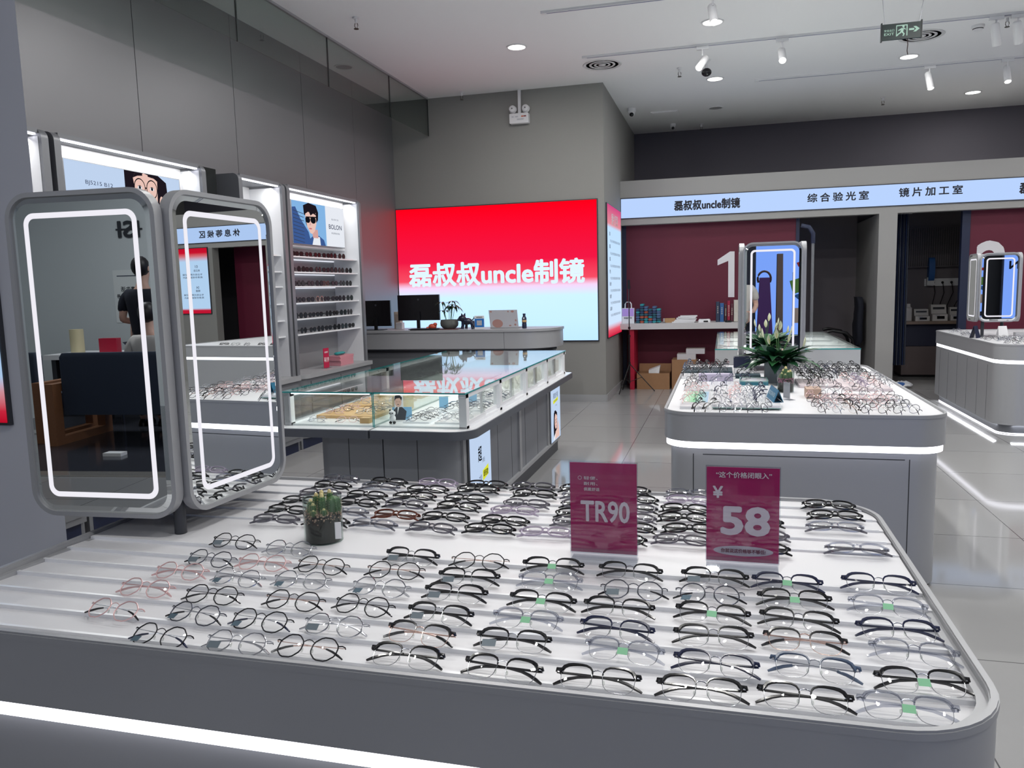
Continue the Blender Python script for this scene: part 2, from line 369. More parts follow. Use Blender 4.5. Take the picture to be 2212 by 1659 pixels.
for k, (x, y) in enumerate(((-.1, 5.9), (1.95, 6.0), (-2.04, 5.9), (4.0, 8.0), (6.0, 8.0), (4, 10), (6, 10), (-.1, 4), (1.95, 4), (-2.04, 4), (4, 6), (6, 6), (-.1, 2), (1.95, 2))):
    i = [(.088*cos(a*pi/14), .088*sin(a*pi/14)) for a in range(28)]
    o = MB().prism(i, -.004, -.001).build('downlight', M_diff); o.location = (x, y, CEIL); tag(o, 'lit round downlight above the picture, seen only in reflections', 'ceiling lamp', 'downlights above the frame')

def track(x0, x1, y, label):
    t = thing('light_track', label, 'lighting track', (x0, y, CEIL), 0, 'white lighting tracks')
    MB().box(0, x1-x0, -.018, .018, -.02, 0).build('rail', M_fit, t); MB().box(.02, x1-x0-.02, -.005, .005, -.0215, -.02).build('slot', mat('blue_grey_slot', (92, 98, 140), .5), t)
    MB().box(-.03, .01, -.02, .02, -.024, 0).build('end_cap', M_fit, t)
track(-1.55, 6, 7.14, 'white ceiling track nearest the camera, cut by the top edge')
track(-1.44, 6, 8.62, 'white ceiling track passing behind the exit sign with four spotlights')
track(.37, 6, 10.3, 'farthest white ceiling track, nearest the dark upper wall')
def spotlight(x, y, tgt, label, power=None, cone=40, group='white track spotlights'):
    """track head: adapter, arm, cylinder, glowing lens"""
    t = thing('track_spotlight', label, 'spotlight', (x, y, CEIL-.022), 0, group)
    MB().box(-.06, .06, -.017, .017, -.03, 0).build('adapter', M_fit, t); MB().tube([(0, 0, -.03), (0, 0, -.09)], .008, 8).build('stem', M_fit, t)
    p = Vector((0, 0, -.16)); d = (Vector(tgt)-Vector((x, y, CEIL-.18))).normalized(); q = d.to_track_quat('-Z', 'Y').to_matrix().to_4x4()
    M = Matrix.Translation(p) @ q
    MB().lathe([(.0, .1), (.03, .1), (.036, .09), (.036, -.1), (.033, -.104), (.033, -.094), (0, -.094)], n=18).xf(M).build('lamp_head', M_fit, t)
    MB().lathe([(0, -.096), (.032, -.096), (.032, -.098), (0, -.098)], n=18).xf(M).build('lamp_lens', M_diff, t)
    if power: spot('track_bulb', tuple(Vector((x, y, CEIL-.022))+p+d*.12), tgt, power, cone)
for x, y, tg, l in ((-.105, 7.14, (.3, 5.2, .8), 'white track spotlight at the top edge above a downlight'), (-.228, 8.62, (-1.8, 5.4, .8), 'white track spotlight beside the black dome camera, first on its track'),
                    (.544, 8.62, (.6, 5.6, .8), 'white track spotlight between the dome camera and the exit sign'), (2.44, 8.62, (3, 9.4, .8), 'left one of the two white spotlights right of the exit sign'),
                    (2.62, 8.62, (3.4, 10.2, .9), 'right one of the two white spotlights right of the exit sign'), (2.257, 10.3, (2.6, 9.4, .9), 'short white spotlight on the farthest track below the exit sign'),
                    (3.047, 10.3, (3, 9, .9), 'white spotlight on the farthest track at the right edge')):
    spotlight(x, y, tg, l, SPOT_W*.2)
# heads of the tracks above the camera: they light the near table
for x, y, tg, k in ((-.75, 3.9, (-.7, 1.75, .83), 1.0), (.15, 4.0, (0, 1.7, .83), 1.1), (-.2, 3.1, (-.4, 1.6, .83), 1.0), (.75, 3.6, (.2, 1.5, .83), .9), (-1.3, 3.3, (-1.1, 2.1, .83), .35)):
    spotlight(x, y, tg, 'white track spotlight above the picture, seen only in reflections', SPOT_W*k*.15, 34, 'spotlights above the frame')
for x, y, tg in ((.5, 6.6, (.35, 5.2, .8)), (-.1, 3.3, (.4, 4.6, .8)), (1.2, 6.4, (.7, 5.4, .8))):
    spot('track_bulb', (x, y, 3.65), tg, SPOT_W*.13, 36)
# round air diffusers
M_vent = mat('white_vent', (206, 206, 208), .5)
for x, y, l in ((-1.313, 9.0, 'round white ringed air vent in ceiling in front of the grey pillar'), (1.907, 9.1, 'round white air vent in ceiling behind the exit sign')):
    t = thing('air_vent', l, 'vent', (x, y, CEIL), 0, 'round ceiling vents')
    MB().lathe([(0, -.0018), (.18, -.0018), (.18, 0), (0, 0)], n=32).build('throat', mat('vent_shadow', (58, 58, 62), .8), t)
    for r0, r1, z in ((.215, .178, -.001), (.146, .118, -.001), (.092, .068, -.001), (.042, .0, -.001)):
        MB().lathe([(r0, z-.001), (r0-.006, z-.007), (r1+.004, z-.005), (r1, z-.003), (r1, z-.001)], n=40).build('ring', M_vent, t)
# sprinklers
for x, y, l in ((-3.171, 6.73, 'small brass sprinkler head in ceiling near the glass curtain'), (-3.14, 9.57, 'small sprinkler head at ceiling edge above the grey wall'), (-.5, 9.43, 'small sprinkler head in ceiling right of the ringed air vent'),
                (2.56, 8.72, 'small sprinkler head between two white spotlights'), (2.05, 11.9, 'small dark sprinkler head at edge of the dark upper wall'), (-.35, 12.75, 'tiny sprinkler head by the small dome camera')):
    t = thing('sprinkler', l, 'sprinkler', (x, y, CEIL), 0, 'ceiling sprinklers')
    MB().lathe([(0, 0), (.03, 0), (.03, -.012), (.014, -.016), (.014, -.05), (0, -.05)], n=12).build('collar', M_fit, t)
    MB().tube([(-.012, 0, -.05), (-.016, 0, -.07), (-.006, 0, -.095)], .003, 5).tube([(.012, 0, -.05), (.016, 0, -.07), (.006, 0, -.095)], .003, 5).lathe([(0, -.1), (.022, -.1), (.022, -.096), (0, -.096)], n=10).build('deflector', mat('dull_brass', (70, 62, 52), .4, .7), t)
# cameras
def dome(x, y, label, big=True, dark=False):
    k = 1 if big else .75
    t = thing('dome_camera', label, 'camera', (x, y, CEIL), 0)
    MB().lathe([(0, 0), (.06*k, 0), (.06*k, -.045*k), (.05*k, -.055*k), (0, -.055*k)], n=20).build('mount', M_fit if not dark else M_black, t)
    MB().ball((0, 0, -.065*k), .048*k, 8).build('dome', M_fit if not dark else M_black, t); MB().ball((.004, -.028*k, -.085*k), .03*k, 7).build('lens', M_black, t)
dome(-1.25, 11.3, 'white dome camera under the ceiling by the grey pillar'); dome(-.77, 12.6, 'small white dome camera in front of the dark upper wall', False)
t = thing('dome_camera', 'black ball camera hanging in front of a lit downlight', 'camera', (-.2, 9.2, CEIL))
MB().lathe([(0, 0), (.04, 0), (.04, -.02), (.012, -.03), (.012, -.1), (0, -.1)], n=14).build('mount', M_fit, t); MB().ball((0, 0, -.135), (.055, .045, .045), 8).build('dome', M_black, t)
o = MB().box(-.19, .19, -.12, .12, -.012, 0).box(-.165, .165, -.095, .095, -.016, -.012).build('access_panel', M_ceil); o.location = (-.83, 11.75, CEIL); tag(o, 'flat rectangular hatch in ceiling beside the white dome camera', 'hatch')
t = thing('smoke_detector', 'round white smoke detector in ceiling right of the exit sign', 'smoke detector', (2.37, 8.93, CEIL))
MB().lathe([(0, 0), (.058, 0), (.058, -.022), (.046, -.03), (.046, -.04), (.03, -.052), (0, -.052)], n=20).build('body', M_fit, t); MB().lathe([(.0475, -.031), (.0475, -.038), (.04, -.038)], n=20).build('slots', M_seam, t)
# exit sign
t = thing('exit_sign', 'dark green hanging exit sign with running figure and arrow pointing right', 'sign', (1.435, 7.6, 3.46))
M_exg = mat('dark_green_panel', (26, 48, 46), .4); M_exw = emis('pale_green_print', (196, 232, 214), .75)
MB().box(-.152, .152, -.012, .012, 0, .128).build('panel', M_exg, t); MB().box(-.16, -.15, -.016, .016, -.012, .14).box(.15, .16, -.016, .016, -.004, .14).build('side_rail', mat('dark_rail', (24, 32, 34), .4), t)
mb = MB(); Mx = face_M('-y', (0, -.0128, 0))
def flatp(mb, pts, M, mi=0): mb.poly([tuple(M @ Vector((x, y, 0))) for x, y in pts], mi)
for q in (((-.042, .022), (-.036, .022), (-.036, .112), (-.042, .112)), ((.038, .022), (.046, .022), (.046, .112), (.038, .112)), ((-.036, .104), (.038, .104), (.038, .112), (-.036, .112)),
          ((.058, .062), (.098, .062), (.098, .078), (.058, .078)), ((.09, .048), (.112, .048), (.14, .07), (.112, .092), (.09, .092), (.112, .07)),
          ((-.012, .05), (.012, .05), (.018, .08), (.0, .088)), ((.0, .086), (-.026, .072), (-.024, .064), (.002, .074)), ((.012, .084), (.03, .07), (.034, .076), (.016, .09)),
          ((-.012, .054), (-.032, .04), (-.038, .028), (-.03, .024), (-.022, .036), (-.002, .046)), ((.0, .052), (.014, .038), (.008, .022), (.016, .02), (.026, .038), (.012, .056))): flatp(mb, q, Mx)
flatp(mb, [(.014+.009*cos(a*pi/6), .098+.009*sin(a*pi/6)) for a in range(12)], Mx)
put(mb, text_mb('安全出口', .078, .02, .01), face_M('-y', (-.096, -.0128, .074))); put(mb, text_mb('EXIT', .078, .02, .01), face_M('-y', (-.096, -.0128, .045)))
mb.build('pictogram', M_exw, t, smooth=False)
M_wire = mat('steel_wire', (190, 190, 194), .4, .6)
MB().tube([(-.13, 0, .13), (-.16, 0, CEIL-3.46)], .003, 5).build('hanging_wire', M_wire, t); MB().tube([(.14, 0, .13), (.18, 0, CEIL-3.46)], .004, 5).build('hanging_wire', M_wire, t)
MB().tube([(.05, 0, 0), (.054, 0, -.05), (.05, 0, -.1), (.056, 0, -.13)], .004, 5).build('loose_cable', mat('dark_cable', (60, 44, 44), .6), t)
# emergency lamp on the grey wall
t = thing('emergency_lamp', 'white twin-headed emergency lamp box hanging high on the grey wall', 'emergency lamp', (-2.445, 9.70, 3.46))
bx = MB(); o_ = rr(-.12, .12, 0, .118, .01, 3); bx.loft([[(x, -.03, z) for x, z in o_], [(x, .05, z) for x, z in o_]]); bx.build('battery_box', M_fit, t)
MB().box(-.018, .018, .01, .03, .118, .41).build('stem', M_fit, t)
for sx in (-1, 1):
    h = MB().lathe([(0, -.03), (.045, -.03), (.05, -.02), (.04, .02), (0, .03)], n=20).xf(Matrix.Translation((sx*.082, -.01, .175)) @ Matrix.Rotation(radians(78), 4, 'X')).build('lamp_head', M_fit, t)
    MB().tube([(sx*.078, .0, .118), (sx*.08, .0, .14)], .008, 6).build('neck', M_fit, t)
    MB().ball((sx*.082, -.043, .178), .008, 5).build('bulb', M_dark, t)
mb = MB(); put(mb, text_mb('消防应急灯', .09, .016), face_M('-y', (.02, -.031, .045))); put(mb, text_mb('3C  HD', .08, .014), face_M('-y', (-.05, -.031, .078))); mb.build('print', mat('grey_blue_print'), t, smooth=False)
MB().box(.03, .06, -.0315, -.03, .072, .086).build('indicator', mat('orange_label', (196, 92, 50), .5), t); MB().box(.062, .092, -.0315, -.03, .072, .086).build('indicator', mat('dark_red_label', (120, 30, 40), .5), t)
# ------------------------------------------------------------------ display tables
def display_table(label, x0, x1, y0, y1, r, tiers=False, seams=(), inset=.03, plinth=False):
    cx, cy = (x0+x1)/2, (y0+y1)/2; a, b = (x1-x0)/2, (y1-y0)/2
    t = thing('display_table', label, 'display table', (cx, cy, 0))
    O = lambda k, rr_=None: rr(-a+k, a-k, -b+k, b-k, max(.01, (rr_ or r)-k), 10)
    MB().ring(O(0), O(.014), .815, .826).ring(O(.002), O(.012), .825, .83).build('rim', M_silver, t)
    MB().ring(O(.003), O(.03), .685, .816).build('apron', M_silver, t)
    MB().ring(O(.012), O(.06), .652, .683).build('light_strip', M_led, t)
    base = MB().prism(O(inset), .09 if plinth else .02, .651)
    base.build('base', M_silver, t)
    MB().prism(O(inset+.05 if plinth else inset+.015), 0, .09 if plinth else .02).build('plinth', M_silver_d if plinth else M_seam, t)
    MB().prism(O(.025), .651, .655).build('base_lip', M_silver, t)
    g = MB()
    for ax, v in seams:
        if ax == 'f': g.box(v-cx-.002, v-cx+.002, -b+inset-.001, -b+inset+.01, .03, .62)
        elif ax == 'h': g.box(-a+inset+r, a-inset-r, -b+inset-.001, -b+inset+.01, v-.002, v+.002)
        elif ax == 'l': g.box(-a+inset-.001, -a+inset+.01, v-cy-.002, v-cy+.002, .1, .62)
    if seams: g.build('panel_gap', M_seam, t)
    if not tiers: MB().prism(O(.016), .80, .822).build('top_panel', M_white, t)
    return t, cx, cy, O
# near table, stepped in the front and in the back
t, cx, cy, O = display_table('large silver display table in the foreground with stepped white top and lit band', -1.645, .405, 1.12, 2.345, .17, tiers=True)
def tier_z(y):
    if y > 1.67:
        if y < 1.887: return .822
        k = int((y-1.887)/.092); f = ((y-1.887)/.092) % 1; return .825-.004*f
    k = int((1.67-y)/.08); f = ((1.67-y)/.08) % 1
    return .815-.003*k+.004*f
edges = [(1.135, None)]
prof = [(1.13, tier_z(1.135))]
for i in range(6, -1, -1):
    y = 1.67-.08*i; prof += [(y-.001, tier_z(y-.001)), (y, tier_z(y+.0012))]
for i in range(5):
    y = 1.887+.092*i; prof += [(y-.0005, tier_z(y-.001)), (y+.0005, tier_z(y+.001))]
prof += [(2.335, tier_z(2.334))]
def xspan(y):
    """half width of the rounded top at depth y"""
    a, b, r = 1.025-.015, .6125-.015, .155; d = abs(y-cy)
    if d <= b-r: return a
    q = min(r, d-(b-r)); return a-r+math.sqrt(max(0, r*r-q*q))
pts = []
for (ya, za), (yb, zb) in zip(prof, prof[1:]):
    n = 6 if (ya < 1.31 or yb > 2.15) and yb-ya > .02 else 1
    for k in range(n): pts.append((ya+(yb-ya)*k/n, za+(zb-za)*k/n))
pts.append(prof[-1])
mb = MB(); rings = []
for y, z in pts:
    s = xspan(y)-.002; rings.append([(-s, y-cy, z), (s, y-cy, z), (s, y-cy, .78), (-s, y-cy, .78)])
mb.loft(rings); mb.build('stepped_top', M_white, t, smooth=False)
mb = MB()                                       # price rail lips on the steps
for i in range(7):
    y = 1.67-.08*i; s = xspan(y)-.01; mb.box(-s, s, y-cy-.0015, y-cy+.006, tier_z(y-.001), tier_z(y+.001)+.0018)
for i in range(5):
    y = 1.887+.092*i; s = xspan(y)-.012; mb.box(-s, s, y-cy-.001, y-cy+.006, tier_z(y-.001), tier_z(y+.001)+.0018)
mb.build('step_rail', M_whitegloss, t, smooth=False)
# middle and right-hand tables
display_table('silver display table in the middle with white top, lit band and potted lily', -.29, 1.005, 3.86, 6.24, .16, seams=[('f', -.14), ('f', .83), ('h', .618)], inset=.035)
t, cx, cy, O = display_table('silver display table at right edge with angled mirrors and glowing floor line', 2.4, 4.85, 7.98, 10.36, .2, seams=[('l', y) for y in (10.0, 9.65, 9.3, 8.95, 8.6, 8.3)]+[('f', 2.75), ('f', 3.4)], inset=.01, plinth=True)
MB().ring(O(.058), O(.075), .003, .012).build('floor_light', M_led, t)
for (x0, x1, y0, y1) in ((2.4, 4.85, 7.98, 10.36),):
    area('floor_glow', ((x0+x1)/2, y0+.05, .085), x1-x0-.3, 2.2, (.95, .96, 1), (radians(-20), 0, 0), 'RECTANGLE', .03); area('floor_glow', (x0+.05, (y0+y1)/2, .085), .03, 2.2, (.95, .96, 1), (0, radians(20), 0), 'RECTANGLE', y1-y0-.3)

# ------------------------------------------------------------------ lit make-up mirrors
def mirror_panel(w, h):
    """panel in local x,z facing -y, its outer face at y = 0, bottom at z = 0"""
    r = .07; P = []
    f = MB()
    oo = rr(-w/2, w/2, 0, h, r, 8); oi = rr(-w/2+.012, w/2-.012, .012, h-.012, r-.012, 8)
    fr = lambda o, y: [(x, y, z) for x, z in o]
    f.loft([fr(oo, .0), fr(oo, .032), fr(rr(-w/2+.02, w/2-.02, .02, h-.02, r-.02, 8), .04)], caps=False)
    f.loft([fr(oo, 0), fr(oi, 0), fr(oi, .01)], caps=False); f.add(fr(rr(-w/2+.02, w/2-.02, .02, h-.02, r-.02, 8), .04), [tuple(range(36))])
    P.append(('frame', f, M_silver))
    ob = rr(-w/2+.028, w/2-.028, .028, h-.028, r-.028, 8)
    P.append(('bevel', MB().loft([fr(oi, .006), fr(ob, .0035)], caps=False), M_mirror))
    b1 = rr(-w/2+.052, w/2-.052, .052, h-.052, r-.04, 8); b2 = rr(-w/2+.066, w/2-.066, .066, h-.066, r-.052, 8)
    P.append(('mirror_glass', MB().add(fr(ob, .0035)+fr(b1, .0035), [(j, (j+1) % 36, 36+(j+1) % 36, 36+j) for j in range(36)]).poly(fr(b2, .0035)), M_mirror))
    P.append(('light_band', MB().add(fr(b1, .0033)+fr(b2, .0033), [(j, (j+1) % 36, 36+(j+1) % 36, 36+j) for j in range(36)]), M_band))
    return P
M_band = emis('mirror_light_band', (240, 238, 246), 1.0)
def mirror(label, loc, w, h, z0, poles, panels=None, rz=0):
    t = thing('vanity_mirror', label, 'mirror', (loc[0], loc[1], .822), rz)
    # each panel: centre of its outer face and the heading of its normal
    for cx, cy, an in panels or [(d*(w/2+.022), e*(w/2+.022), a) for d, e, a in ((0, -1, -90), (1, 0, 0), (0, 1, 90), (-1, 0, 180))]:
        M = Matrix.Translation((cx, cy, z0-.822)) @ Matrix.Rotation(radians(an+90), 4, 'Z')
        fr = None
        for n, m, ma in mirror_panel(w, h):
            o = m.xf(M).build('panel' if n == 'frame' else n, ma, t if fr is None else fr)
            if n == 'frame': fr = o
    for px, py in poles: MB().lathe([(0, .001), (.016, .001), (.016, .06+z0-.822), (0, .06+z0-.822)], (px, py, 0), 14).build('pole', M_dark, t)
    c = w/2-.06; MB().box(-c, c, -c, c, z0-.822+.05, z0-.822+h-.09).build('core', M_silver_d, t)
    return t
mx, my = -1.575, 1.93
mirror('tall four-sided lit mirror with silver frames standing on the near table', (mx, my), .432, .848, .876, ((-1.40-mx, 1.74-my), (-1.74-mx, 2.1-my)), [(-1.579-mx, 1.673-my, -86.2), (-1.336-mx, 1.938-my, -3.1), (-1.583-mx, 2.19-my, 93.8), (-1.806-mx, 1.925-my, 176.9)])
mirror('four-sided lit mirror on the middle table behind the potted lily', (.325, 6.0), .40, .83, .892, ((.13, .13), (-.13, -.13)))
mirror('four-sided lit mirror on the right-hand table, cut by the picture edge', (2.71, 9.25), .36, .70, .98, ((.12, .12), (-.12, -.12)), rz=radians(-2))
for nm in ():
    pass

# ------------------------------------------------------------------ spectacles
def lens_outline(kind, n=24):
    out = []
    for i in range(n):
        a = 2*pi*i/n; c, s = cos(a), sin(a)
        if kind == 'brow':
            e = 3.0; q = (abs(c)**e+abs(s)**e)**(-1/e); x, y = 25.5*c*q, 21.5*s*q; x *= 1+.07*(y/20)
        elif kind == 'hex':
            k = pi/4; q = cos(k/2)/cos((a+k/2) % k-k/2); q = q*.9+.1; x, y = 26*c*q, 24*s*q
        elif kind == 'round': x, y = 24*c, 22.5*s
        elif kind == 'wide':
            e = 2.6; q = (abs(c)**e+abs(s)**e)**(-1/e); x, y = 27*c*q, 17*s*q; x *= 1+.05*(y/17)
        else:
            e = 2.8; q = (abs(c)**e+abs(s)**e)**(-1/e); x, y = 26*c*q, 18.5*s*q
        out.append((x, y))
    return out
G_CACHE = {}
def glasses_meshes(style, theta=33):
    """style: (shape, brow material or None, rim material, temple material, tip material, thick). Lying folded on the bench, lens faces up and to -y"""
    key = (style, theta)
    if key in G_CACHE: return G_CACHE[key]
    shape, m_brow, m_rim, m_tem, m_tip, thick = style
    th = radians(theta); ct, st = cos(th), sin(th); out = lens_outline(shape); sep = 34 if shape != 'round' else 33
    def T(u, w, d): d = d+.0011*u*u; return (u*.001, (w*ct+d*st)*.001, (w*st-d*ct)*.001)
    hb = max(y for x, y in out); parts = []
    r_rim = .6 if m_brow else (1.35 if not thick else 2.7)
    rim = MB()
    for s in (-1, 1): rim.tube([T(s*sep+x, y, 0) for x, y in out], r_rim*.001, 5, True, up=(0, -st, ct))
    wi = sep-25
    bz = hb*.45
    if thick: rim.tube([T(-wi-1, bz-2, 0), T(-wi*.5, bz+1.5, -1), T(0, bz+2.5, -1.5), T(wi*.5, bz+1.5, -1), T(wi+1, bz-2, 0)], .0019, 6)
    else:
        rim.tube([T(-wi-1, bz, 0), T(-wi*.55, bz+3, -1), T(0, bz+3.8, -1.5), T(wi*.55, bz+3, -1), T(wi+1, bz, 0)], .0009, 6)
        if shape == 'round': rim.tube([T(-wi, bz+5.5, 0), T(0, bz+6.5, -1), T(wi, bz+5.5, 0)], .0007, 5)
    e0 = sep+24
    ez = hb*.42
    for s in (-1, 1):           # end pieces
        rim.tube([T(s*(e0-1), ez, 0), T(s*(e0+6), ez+2, .5), T(s*(e0+10), ez+2, 3), T(s*(e0+10), ez+1, 7)], (.0024 if thick else .0012), 6)
    parts.append(['rim', rim, m_rim])
    if m_brow:
        br = MB()
        for s in (-1, 1):
            up = [(x, y) for x, y in out if y > hb*.12]; up.sort(key=lambda p: p[0]*s)     # from nose to temple
            path = [T(s*sep+x, y+.8, 0) for x, y in up]+[T(s*(sep+27), hb*.62, .3), T(s*(sep+33), hb*.66, 1), T(s*(sep+34.5), hb*.5, 4)]
            n = len(path); br.tube(path, .002, 6, up=(0, -st, ct), rs=[.0013+.0022*min(1, k/(n*.55)) for k in range(n-1)]+[.0028], flat=1.0)
        parts.append(['brow_bar', br, m_brow])
    ln = [MB(), MB()]
    for s, l in zip((-1, 1), ln):
        K = (.03, .35, .65, .985); l.loft([[T(s*sep+x*q, y*q, -.5-1.9*(1-q*q)) for x, y in out] for q in K]+[[T(s*sep+x*q, y*q, .7-1.9*(1-q*q)) for x, y in out] for q in K[::-1]])
    parts += [['lens', ln[0], M_lens], ['lens', ln[1], M_lens]]
    for s, d in ((-1, 6.5), (1, 9.5)):
        hx = sep+34; tb = MB(); k = 1 if thick else .55
        w0 = ez+(1 if s > 0 else 0)
        P = [(s*hx, w0, d-.0011*hx*hx+0), (s*(hx-6), w0, d-3), (s*20, w0-1.5, d-.6), (-s*12, w0-3, d), (-s*34, w0-5.5, d-1), (-s*48, w0-9.5, d-2), (-s*62, w0-16, d-3.5), (-s*72, w0-21.5, d-4.8)]
        rs = [2.2, 2.3, 2.3, 2.4, 2.7, 3.1, 3.2, 2.1] if m_brow else [1.1, 1.2, 1.2, 1.3, 1.8, 2.4, 2.5, 1.7] if not thick else [3.2, 3.0, 2.8, 2.6, 2.8, 3.2, 3.2, 2.2]
        if m_tip is m_tem:
            tb.tube([T(*p) for p in P], .001, 6, rs=[q*.001 for q in rs], up=(0, -st, ct)); 
            parts.append(['temple', tb, m_tem])
        else:
            tb.tube([T(*p) for p in P[:5]], .001, 6, rs=[q*.0006 for q in rs[:5]]); tb.tube([T(*p) for p in P[4:]], .001, 6, mi=1, rs=[q*.0009 for q in rs[4:]])
            parts.append(['temple', tb, [m_tem, m_tip]])
    if not thick:
        for s in (-1, 1):
            q = MB().ball((0, 0, 0), (.0022, .001, .0042), 5).xf(Matrix.Translation(T(s*(wi+1.2), -4, 5)) @ Matrix.Rotation(-th, 4, 'X'))
            q.tube([T(s*(wi+.5), 1, 0), T(s*wi, -1, 4), T(s*(wi+1), -3, 5)], .0004, 4); parts.append(['nose_pad', q, M_nose])
    zmin = min(v[2] for p in parts for v in p[1].v); M = Matrix.Translation((0, 0, .0006-zmin))
    res = [(n, m.xf(M).mesh(n, ma), T) for n, m, ma in parts]
    G_CACHE[key] = (res, .0006-zmin, T, hb); return G_CACHE[key]
M_nose = glass('silicone_pad', (236, 238, 236), .15, 1.4)
M_blk = mat('black_acetate', (16, 16, 20), .18, coat=.3); M_blkm = mat('black_matte_metal', (26, 26, 32), .35, .4)
M_sil = mat('silver_wire', (196, 198, 204), .2, 1); M_gld = mat('rose_gold_wire', (212, 180, 168), .25, .8); M_pnk = mat('pink_wire', (222, 184, 184), .3, .3)
M_nvy = mat('navy_acetate', (24, 32, 66), .2, coat=.3); M_cry = glass('crystal_acetate', (226, 228, 234), .06, 1.7, 1.5); M_gry = mat('smoke_grey_acetate', (92, 90, 102), .2, alpha=.75)
M_lil = mat('lilac_acetate', (176, 164, 186), .2, alpha=.6); M_brn = mat('brown_tortoise', (94, 46, 30), .2); M_gbl = mat('grey_blue_acetate', (72, 90, 116), .25); M_gun = mat('gunmetal_wire', (92, 94, 104), .28, .9)
M_green = mat('green_sticker', (140, 205, 160), .6); M_holo = mat('holographic_tag', (150, 176, 190), .15, .7); M_greytag = mat('grey_hang_tag', (120, 132, 140), .3, .2)
ST = {  # style: (meshes spec, words)
 'bb': (('brow', M_blk, M_sil, M_blk, M_blk, False), 'black browline eyeglasses'),
 'bn': (('brow', M_nvy, M_sil, M_nvy, M_nvy, False), 'navy browline eyeglasses'),
 'bc': (('brow', M_cry, M_sil, M_cry, M_cry, False), 'clear crystal browline eyeglasses'),
 'bg': (('brow', M_gbl, M_sil, M_sil, M_gbl, False), 'grey-blue browline eyeglasses'),
 'br': (('brow', M_blk, M_gld, M_gld, M_blk, False), 'black browline eyeglasses with rose gold rims'),
 'hs': (('hex', None, M_gun, M_sil, M_blk, False), 'dark silver wire eyeglasses'),
 'hc': (('hex', None, M_sil, M_sil, M_sil, False), 'thin silver wire eyeglasses'),
 'hp': (('hex', None, M_pnk, M_pnk, M_pnk, False), 'pink wire eyeglasses'),
 'hq': (('hex', None, M_pnk, M_sil, M_blk, False), 'pink wire eyeglasses with black ear tips'),
 'hb': (('hex', None, M_blkm, M_blkm, M_blk, False), 'black wire eyeglasses'),
 'hg': (('hex', None, M_blkm, M_gld, M_blk, False), 'black rimmed eyeglasses with rose gold arms'),
 'hn': (('hex', None, M_blkm, M_sil, M_nvy, False), 'black rimmed eyeglasses with silver arms'),
 'ro': (('round', None, M_gun, M_sil, M_blk, False), 'round silver eyeglasses'),
 'tb': (('wide', None, M_blk, M_blk, M_blk, True), 'thick black eyeglasses'),
 'tg': (('wide', None, M_gry, M_gry, M_gry, True), 'smoky grey plastic eyeglasses'),
 'tc': (('wide', None, M_cry, M_gry, M_gry, True), 'clear plastic eyeglasses with grey arms'),
 'tl': (('wide', None, M_lil, M_lil, M_lil, True), 'pale lilac plastic eyeglasses'),
 'tt': (('wide', None, M_brn, M_brn, M_brn, True), 'brown tortoise eyeglasses'),
 'td': (('wide', None, M_gry, M_blk, M_blk, True), 'dark grey eyeglasses with black arms'),
}
def put_glasses(code, x, y, z, rz, label, group, theta=33, tagm=None, children=None):
    spec, words = ST[code]; parts, dz, T, hb = glasses_meshes(spec, theta)
    t = thing('eyeglasses', label, 'eyeglasses', (x, y, z), rz, group)
    for n, me, _ in parts: mobj(n, me, t)
    if tagm:
        k = (code, tagm)
        if k not in G_CACHE:
            q = MB()
            if tagm == 'g': pts = [(-9, -9, -2.2), (9, -9, -2.2), (9, 4, -2.2), (-9, 4, -2.2)]; ma = M_green
            elif tagm == 'h': pts = [(-56, -19, -2), (-38, -19, -2), (-34, -8, -2), (-52, -8, -2)]; ma = M_holo
            else: pts = [(-54, -16, -2.4), (-28, -16, -2.4), (-28, -2, -2.4), (-54, -2, -2.4)]; ma = M_greytag
            q.loft([[T(*p) for p in pts], [T(u, w, d-.5) for u, w, d in pts]]); q.xf(Matrix.Translation((0, 0, dz)))
            G_CACHE[k] = q.mesh('price_sticker' if tagm == 'g' else 'hang_tag', ma)
        mobj(G_CACHE[k].name.split('.')[0], G_CACHE[k], t)
    return t
